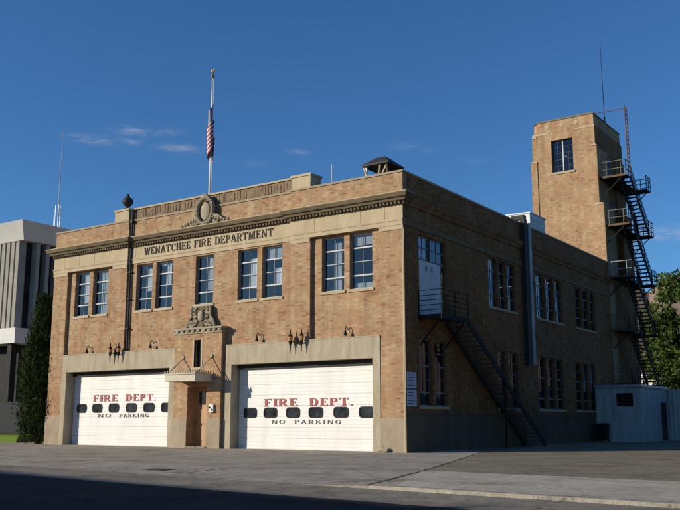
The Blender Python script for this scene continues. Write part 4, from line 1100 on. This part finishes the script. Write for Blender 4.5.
def tree(name, label, loc, h, r, clumps, per, size, mat, seed, flat=1.0, lo=.22):
    random.seed(seed)
    t = thing(name, label, 'tree', loc)
    tk = MB(); th = h * .42; tk.tube([(0, 0, -.1), (.1, 0, th * .5), (0, .1, th), (.15, 0, h * .75)], r * .075, 9, 0, r * .02)
    cl = MB()
    for k in range(clumps):
        a = random.uniform(0, 6.283); zz = random.uniform(lo, 1.0); rr = r * math.sqrt(max(.05, 1 - ((zz - .52) / .52) ** 2)) * random.uniform(.45, 1.0)
        c = (rr * math.cos(a), rr * math.sin(a), h * zz)
        if k % 3 == 0: tk.tube([(0, 0, h * max(.2, zz - .3)), (c[0] * .5, c[1] * .5, c[2] - .4), c], r * .028, 6, 0, .02)
        cr = random.uniform(.13, .36); leaves(cl, c, r * cr, int(per * (cr / .27) ** 1.6) + 12, size * random.uniform(.65, 1.2), (1, 1, random.uniform(.55, .85) * flat))
    tk.build('trunk', M['bark'], t); cl.build('crown', mat, t)
    return t
tree('broadleaf_tree', 'leafy green tree in sun beyond the fence at the right edge', (-1.3, 58, 0), 16.0, 4.9, 95, 150, .26, M['leaf'], 21)
tree('broadleaf_tree', 'second green tree low beyond the fence behind the escape stairs', (-8.6, 84, 0), 10.8, 3.6, 50, 110, .24, M['leaf'], 5, 1, .62)
tree('street_tree', 'street tree across the road in front of the red brick block', (-6.5, -40.5, 0), 8.6, 2.6, 26, 60, .2, M['leaf'], 9)
sh0 = tree('sky_blocking_tree', 'added unseen dark tree blocking skylight, opposite the fire stair', (28, 4, 0), 15.0, 5.6, 70, 90, .42, M['arbor'], 31, 1, .15)  # unseen trees added to keep skylight off the side wall
for i, (x, y, r_, lb) in enumerate(((29, 14.5, 1.1, 'added unseen dark tree blocking skylight, opposite the flue duct'), (28, 25, 2.3, 'added unseen dark tree blocking skylight, opposite the shed'), (30, -6, 4.0, 'added unseen dark tree blocking skylight, nearest the street'), (29, 35, 5.1, 'added unseen dark tree blocking skylight, farthest back'))):
    o = copy_tree(sh0); o.location = (x, y, 0); o.rotation_euler = (0, 0, r_); o['label'] = lb
for o in [q for q in bpy.data.objects if q.name.startswith('sky_blocking_tree')]: o['group'] = 'added unseen trees blocking skylight'
random.seed(3)
mb = MB()
for k in range(70): leaves(mb, (-52 + 21 * k / 70, 5.6 + random.uniform(-.3, .3), random.uniform(1.0, 2.55)), .5, 60, .07)
hg = mb.build('clipped_hedge', M['hedge']); tag(hg, 'clipped green hedge on the lawn behind the slate blue cabinet', 'hedge')

# ================================================================== THINGS BEYOND
fb = thing('low_white_building', 'low white building in sun far behind the fence', 'building', (-17, 104, 0))
mb = MB(); mb.box(-9, 12, 0, 10, 0, 6.9); mb.build('wall', M['pale_wall'], fb)
mb = MB(); mb.box(-9.3, 12.3, -.4, 10.3, 7.7, 8.2); mb.box(-9, 12, .4, 9.6, 6.9, 7.69); mb.build('roof', M['white_panel'], fb)
for k in range(6):
    mb = MB(); mb.box(-8 + 3.3 * k, -6.2 + 3.3 * k, -.03, .02, 4.6, 6.2); mb.build('window', M['dark_pane_solid'], fb)
# red brick block across the street; its roof line throws the shade on the road
blk = thing('brick_block', 'long red brick block across the street behind the viewer', 'building', (-9.2, -41.15, 0), math.atan(-.16))
mb = MB(); mb.box(-75, 0, -14, 0, 0, 9.0); mb.build('wall', M['caster'], blk)
mb = MB(); mb.box(-75.1, .1, -14.1, .1, 9.0, 9.06); mb.build('roof', M['stone'], blk)
for k in range(18):
    mb = MB(); mb.box(-3.4 - 4.1 * k, -1.6 - 4.1 * k, -.02, .03, 5.4, 7.6); mb.build('window', M['dark_pane_solid'], blk)

# ================================================================== LIGHT, SKY, CAMERA
ELEV = 17.0; hd = Vector((.68, .733)).normalized()
sun = bpy.data.lights.new('sun', 'SUN'); sun.energy = 5.0; sun.angle = R(.5); sun.color = (1, .90, .74)
so = bpy.data.objects.new('sun', sun); col.objects.link(so)
dv = Vector((hd.x * math.cos(R(ELEV)), hd.y * math.cos(R(ELEV)), -math.sin(R(ELEV))))
so.rotation_euler = dv.to_track_quat('-Z', 'Y').to_euler(); so.location = (-60, -60, 50)
w = bpy.data.worlds.new('World'); sc.world = w; w.use_nodes = True
nt = w.node_tree; nt.nodes.clear()
out = nt.nodes.new('ShaderNodeOutputWorld'); bg = nt.nodes.new('ShaderNodeBackground'); nt.links.new(bg.outputs[0], out.inputs[0])
sky = nt.nodes.new('ShaderNodeTexSky'); sky.sky_type = 'NISHITA'; sky.sun_disc = False
sky.sun_elevation = R(ELEV); sky.sun_rotation = math.atan2(-hd.x, -hd.y)
sky.air_density = 1.0; sky.dust_density = .2; sky.ozone_density = 2.5; sky.altitude = 300
bg.inputs[1].default_value = .085
# thin wisps of cloud: stretched noise, kept to the few places they hang in
tc = nt.nodes.new('ShaderNodeTexCoord'); nrm = N(nt, 'ShaderNodeVectorMath', operation='NORMALIZE'); nt.links.new(tc.outputs['Generated'], nrm.inputs[0])
CAM = Vector((19.256, -32.744, 1.314)); YAW, TILT, F_ = .6046, .1856, 882.9
def cdir(u, v):
    fw = Vector((-math.sin(YAW), math.cos(YAW), 0)); rt = Vector((math.cos(YAW), math.sin(YAW), 0)); up = Vector((0, 0, 1))
    Fv = fw * math.cos(TILT) + up * math.sin(TILT); U = -fw * math.sin(TILT) + up * math.cos(TILT)
    return (Fv * F_ + rt * (u - 340) - U * (v - 255)).normalized()
total = None
for (u, v, rw, rh, am_) in ((98, 140, 16, 3.6, .9), (82, 137, 8, 3, .5), (135, 131, 15, 3.6, 1.1), (134, 142, 9, 2.6, .7), (167, 131, 11, 3, .8), (180, 148, 17, 3, 1.0), (298, 152, 10, 2.5, .5), (256, 164, 9, 2.6, .35), (404, 146, 12, 3.4, .28), (664, 234, 36, 6, 1.1), (475, 161, 12, 3, .25), (430, 150, 9, 2.6, .22)):
    d0 = cdir(u, v); hz = Vector((d0.y, -d0.x, 0)).normalized(); vt = hz.cross(d0)
    def dot(vec):
        n = N(nt, 'ShaderNodeVectorMath', operation='DOT_PRODUCT'); nt.links.new(nrm.outputs[0], n.inputs[0]); n.inputs[1].default_value = vec; return n.outputs['Value']
    def ma(op, a, b=0, c=None):
        n = nt.nodes.new('ShaderNodeMath'); n.operation = op
        for i, q in ((0, a), (1, b)):
            if isinstance(q, (int, float)): n.inputs[i].default_value = q
            else: nt.links.new(q, n.inputs[i])
        return n.outputs[0]
    a = ma('MULTIPLY', dot(hz), F_ / rw); b = ma('MULTIPLY', dot(vt), F_ / rh)
    g2 = ma('POWER', 2.718, ma('MULTIPLY', ma('ADD', ma('MULTIPLY', a, a), ma('MULTIPLY', b, b)), -.9))
    front = ma('GREATER_THAN', dot(d0), .5)
    g2 = ma('MULTIPLY', ma('MULTIPLY', g2, front), am_)
    total = g2 if total is None else ma('ADD', total, g2)
mp = nt.nodes.new('ShaderNodeMapping'); mp.inputs['Scale'].default_value = (26, 26, 90); nt.links.new(nrm.outputs[0], mp.inputs[0])
nz = nt.nodes.new('ShaderNodeTexNoise'); nz.inputs['Scale'].default_value = 2.2; nz.inputs['Detail'].default_value = 7; nz.inputs['Roughness'].default_value = .62
nt.links.new(mp.outputs[0], nz.inputs['Vector'])
nr = ramp(nt, nz.outputs['Fac'], [(.38, (0, 0, 0)), (.68, (1, 1, 1))])
mask = N(nt, 'ShaderNodeMath', operation='MULTIPLY'); nt.links.new(total, mask.inputs[0]); nt.links.new(nr, mask.inputs[1])
mask2 = N(nt, 'ShaderNodeMath', operation='MULTIPLY'); nt.links.new(mask.outputs[0], mask2.inputs[0]); mask2.inputs[1].default_value = .5
tint = mixc(nt, 1.0, sky.outputs[0], (.56, 1.0, 1.47), 'MULTIPLY')
cl = mixc(nt, mask2.outputs[0], tint, (5.5, 6, 6.6))
nt.links.new(cl, bg.inputs[0])

cam = bpy.data.cameras.new('camera'); co = bpy.data.objects.new('camera', cam); col.objects.link(co)
cam.sensor_width = 36; cam.lens = F_ / 680 * 36; cam.clip_end = 6000; cam.clip_start = .1
co.location = CAM; co.rotation_euler = (math.pi / 2 + TILT, 0, YAW)
sc.camera = co
sc.view_settings.view_transform = 'Standard'; sc.view_settings.look = 'None'; sc.view_settings.gamma = 1; sc.view_settings.exposure = 0
sc.view_settings.use_curve_mapping = False
sc.render.engine = 'CYCLES'; sc.cycles.max_bounces = 6; sc.cycles.transparent_max_bounces = 8
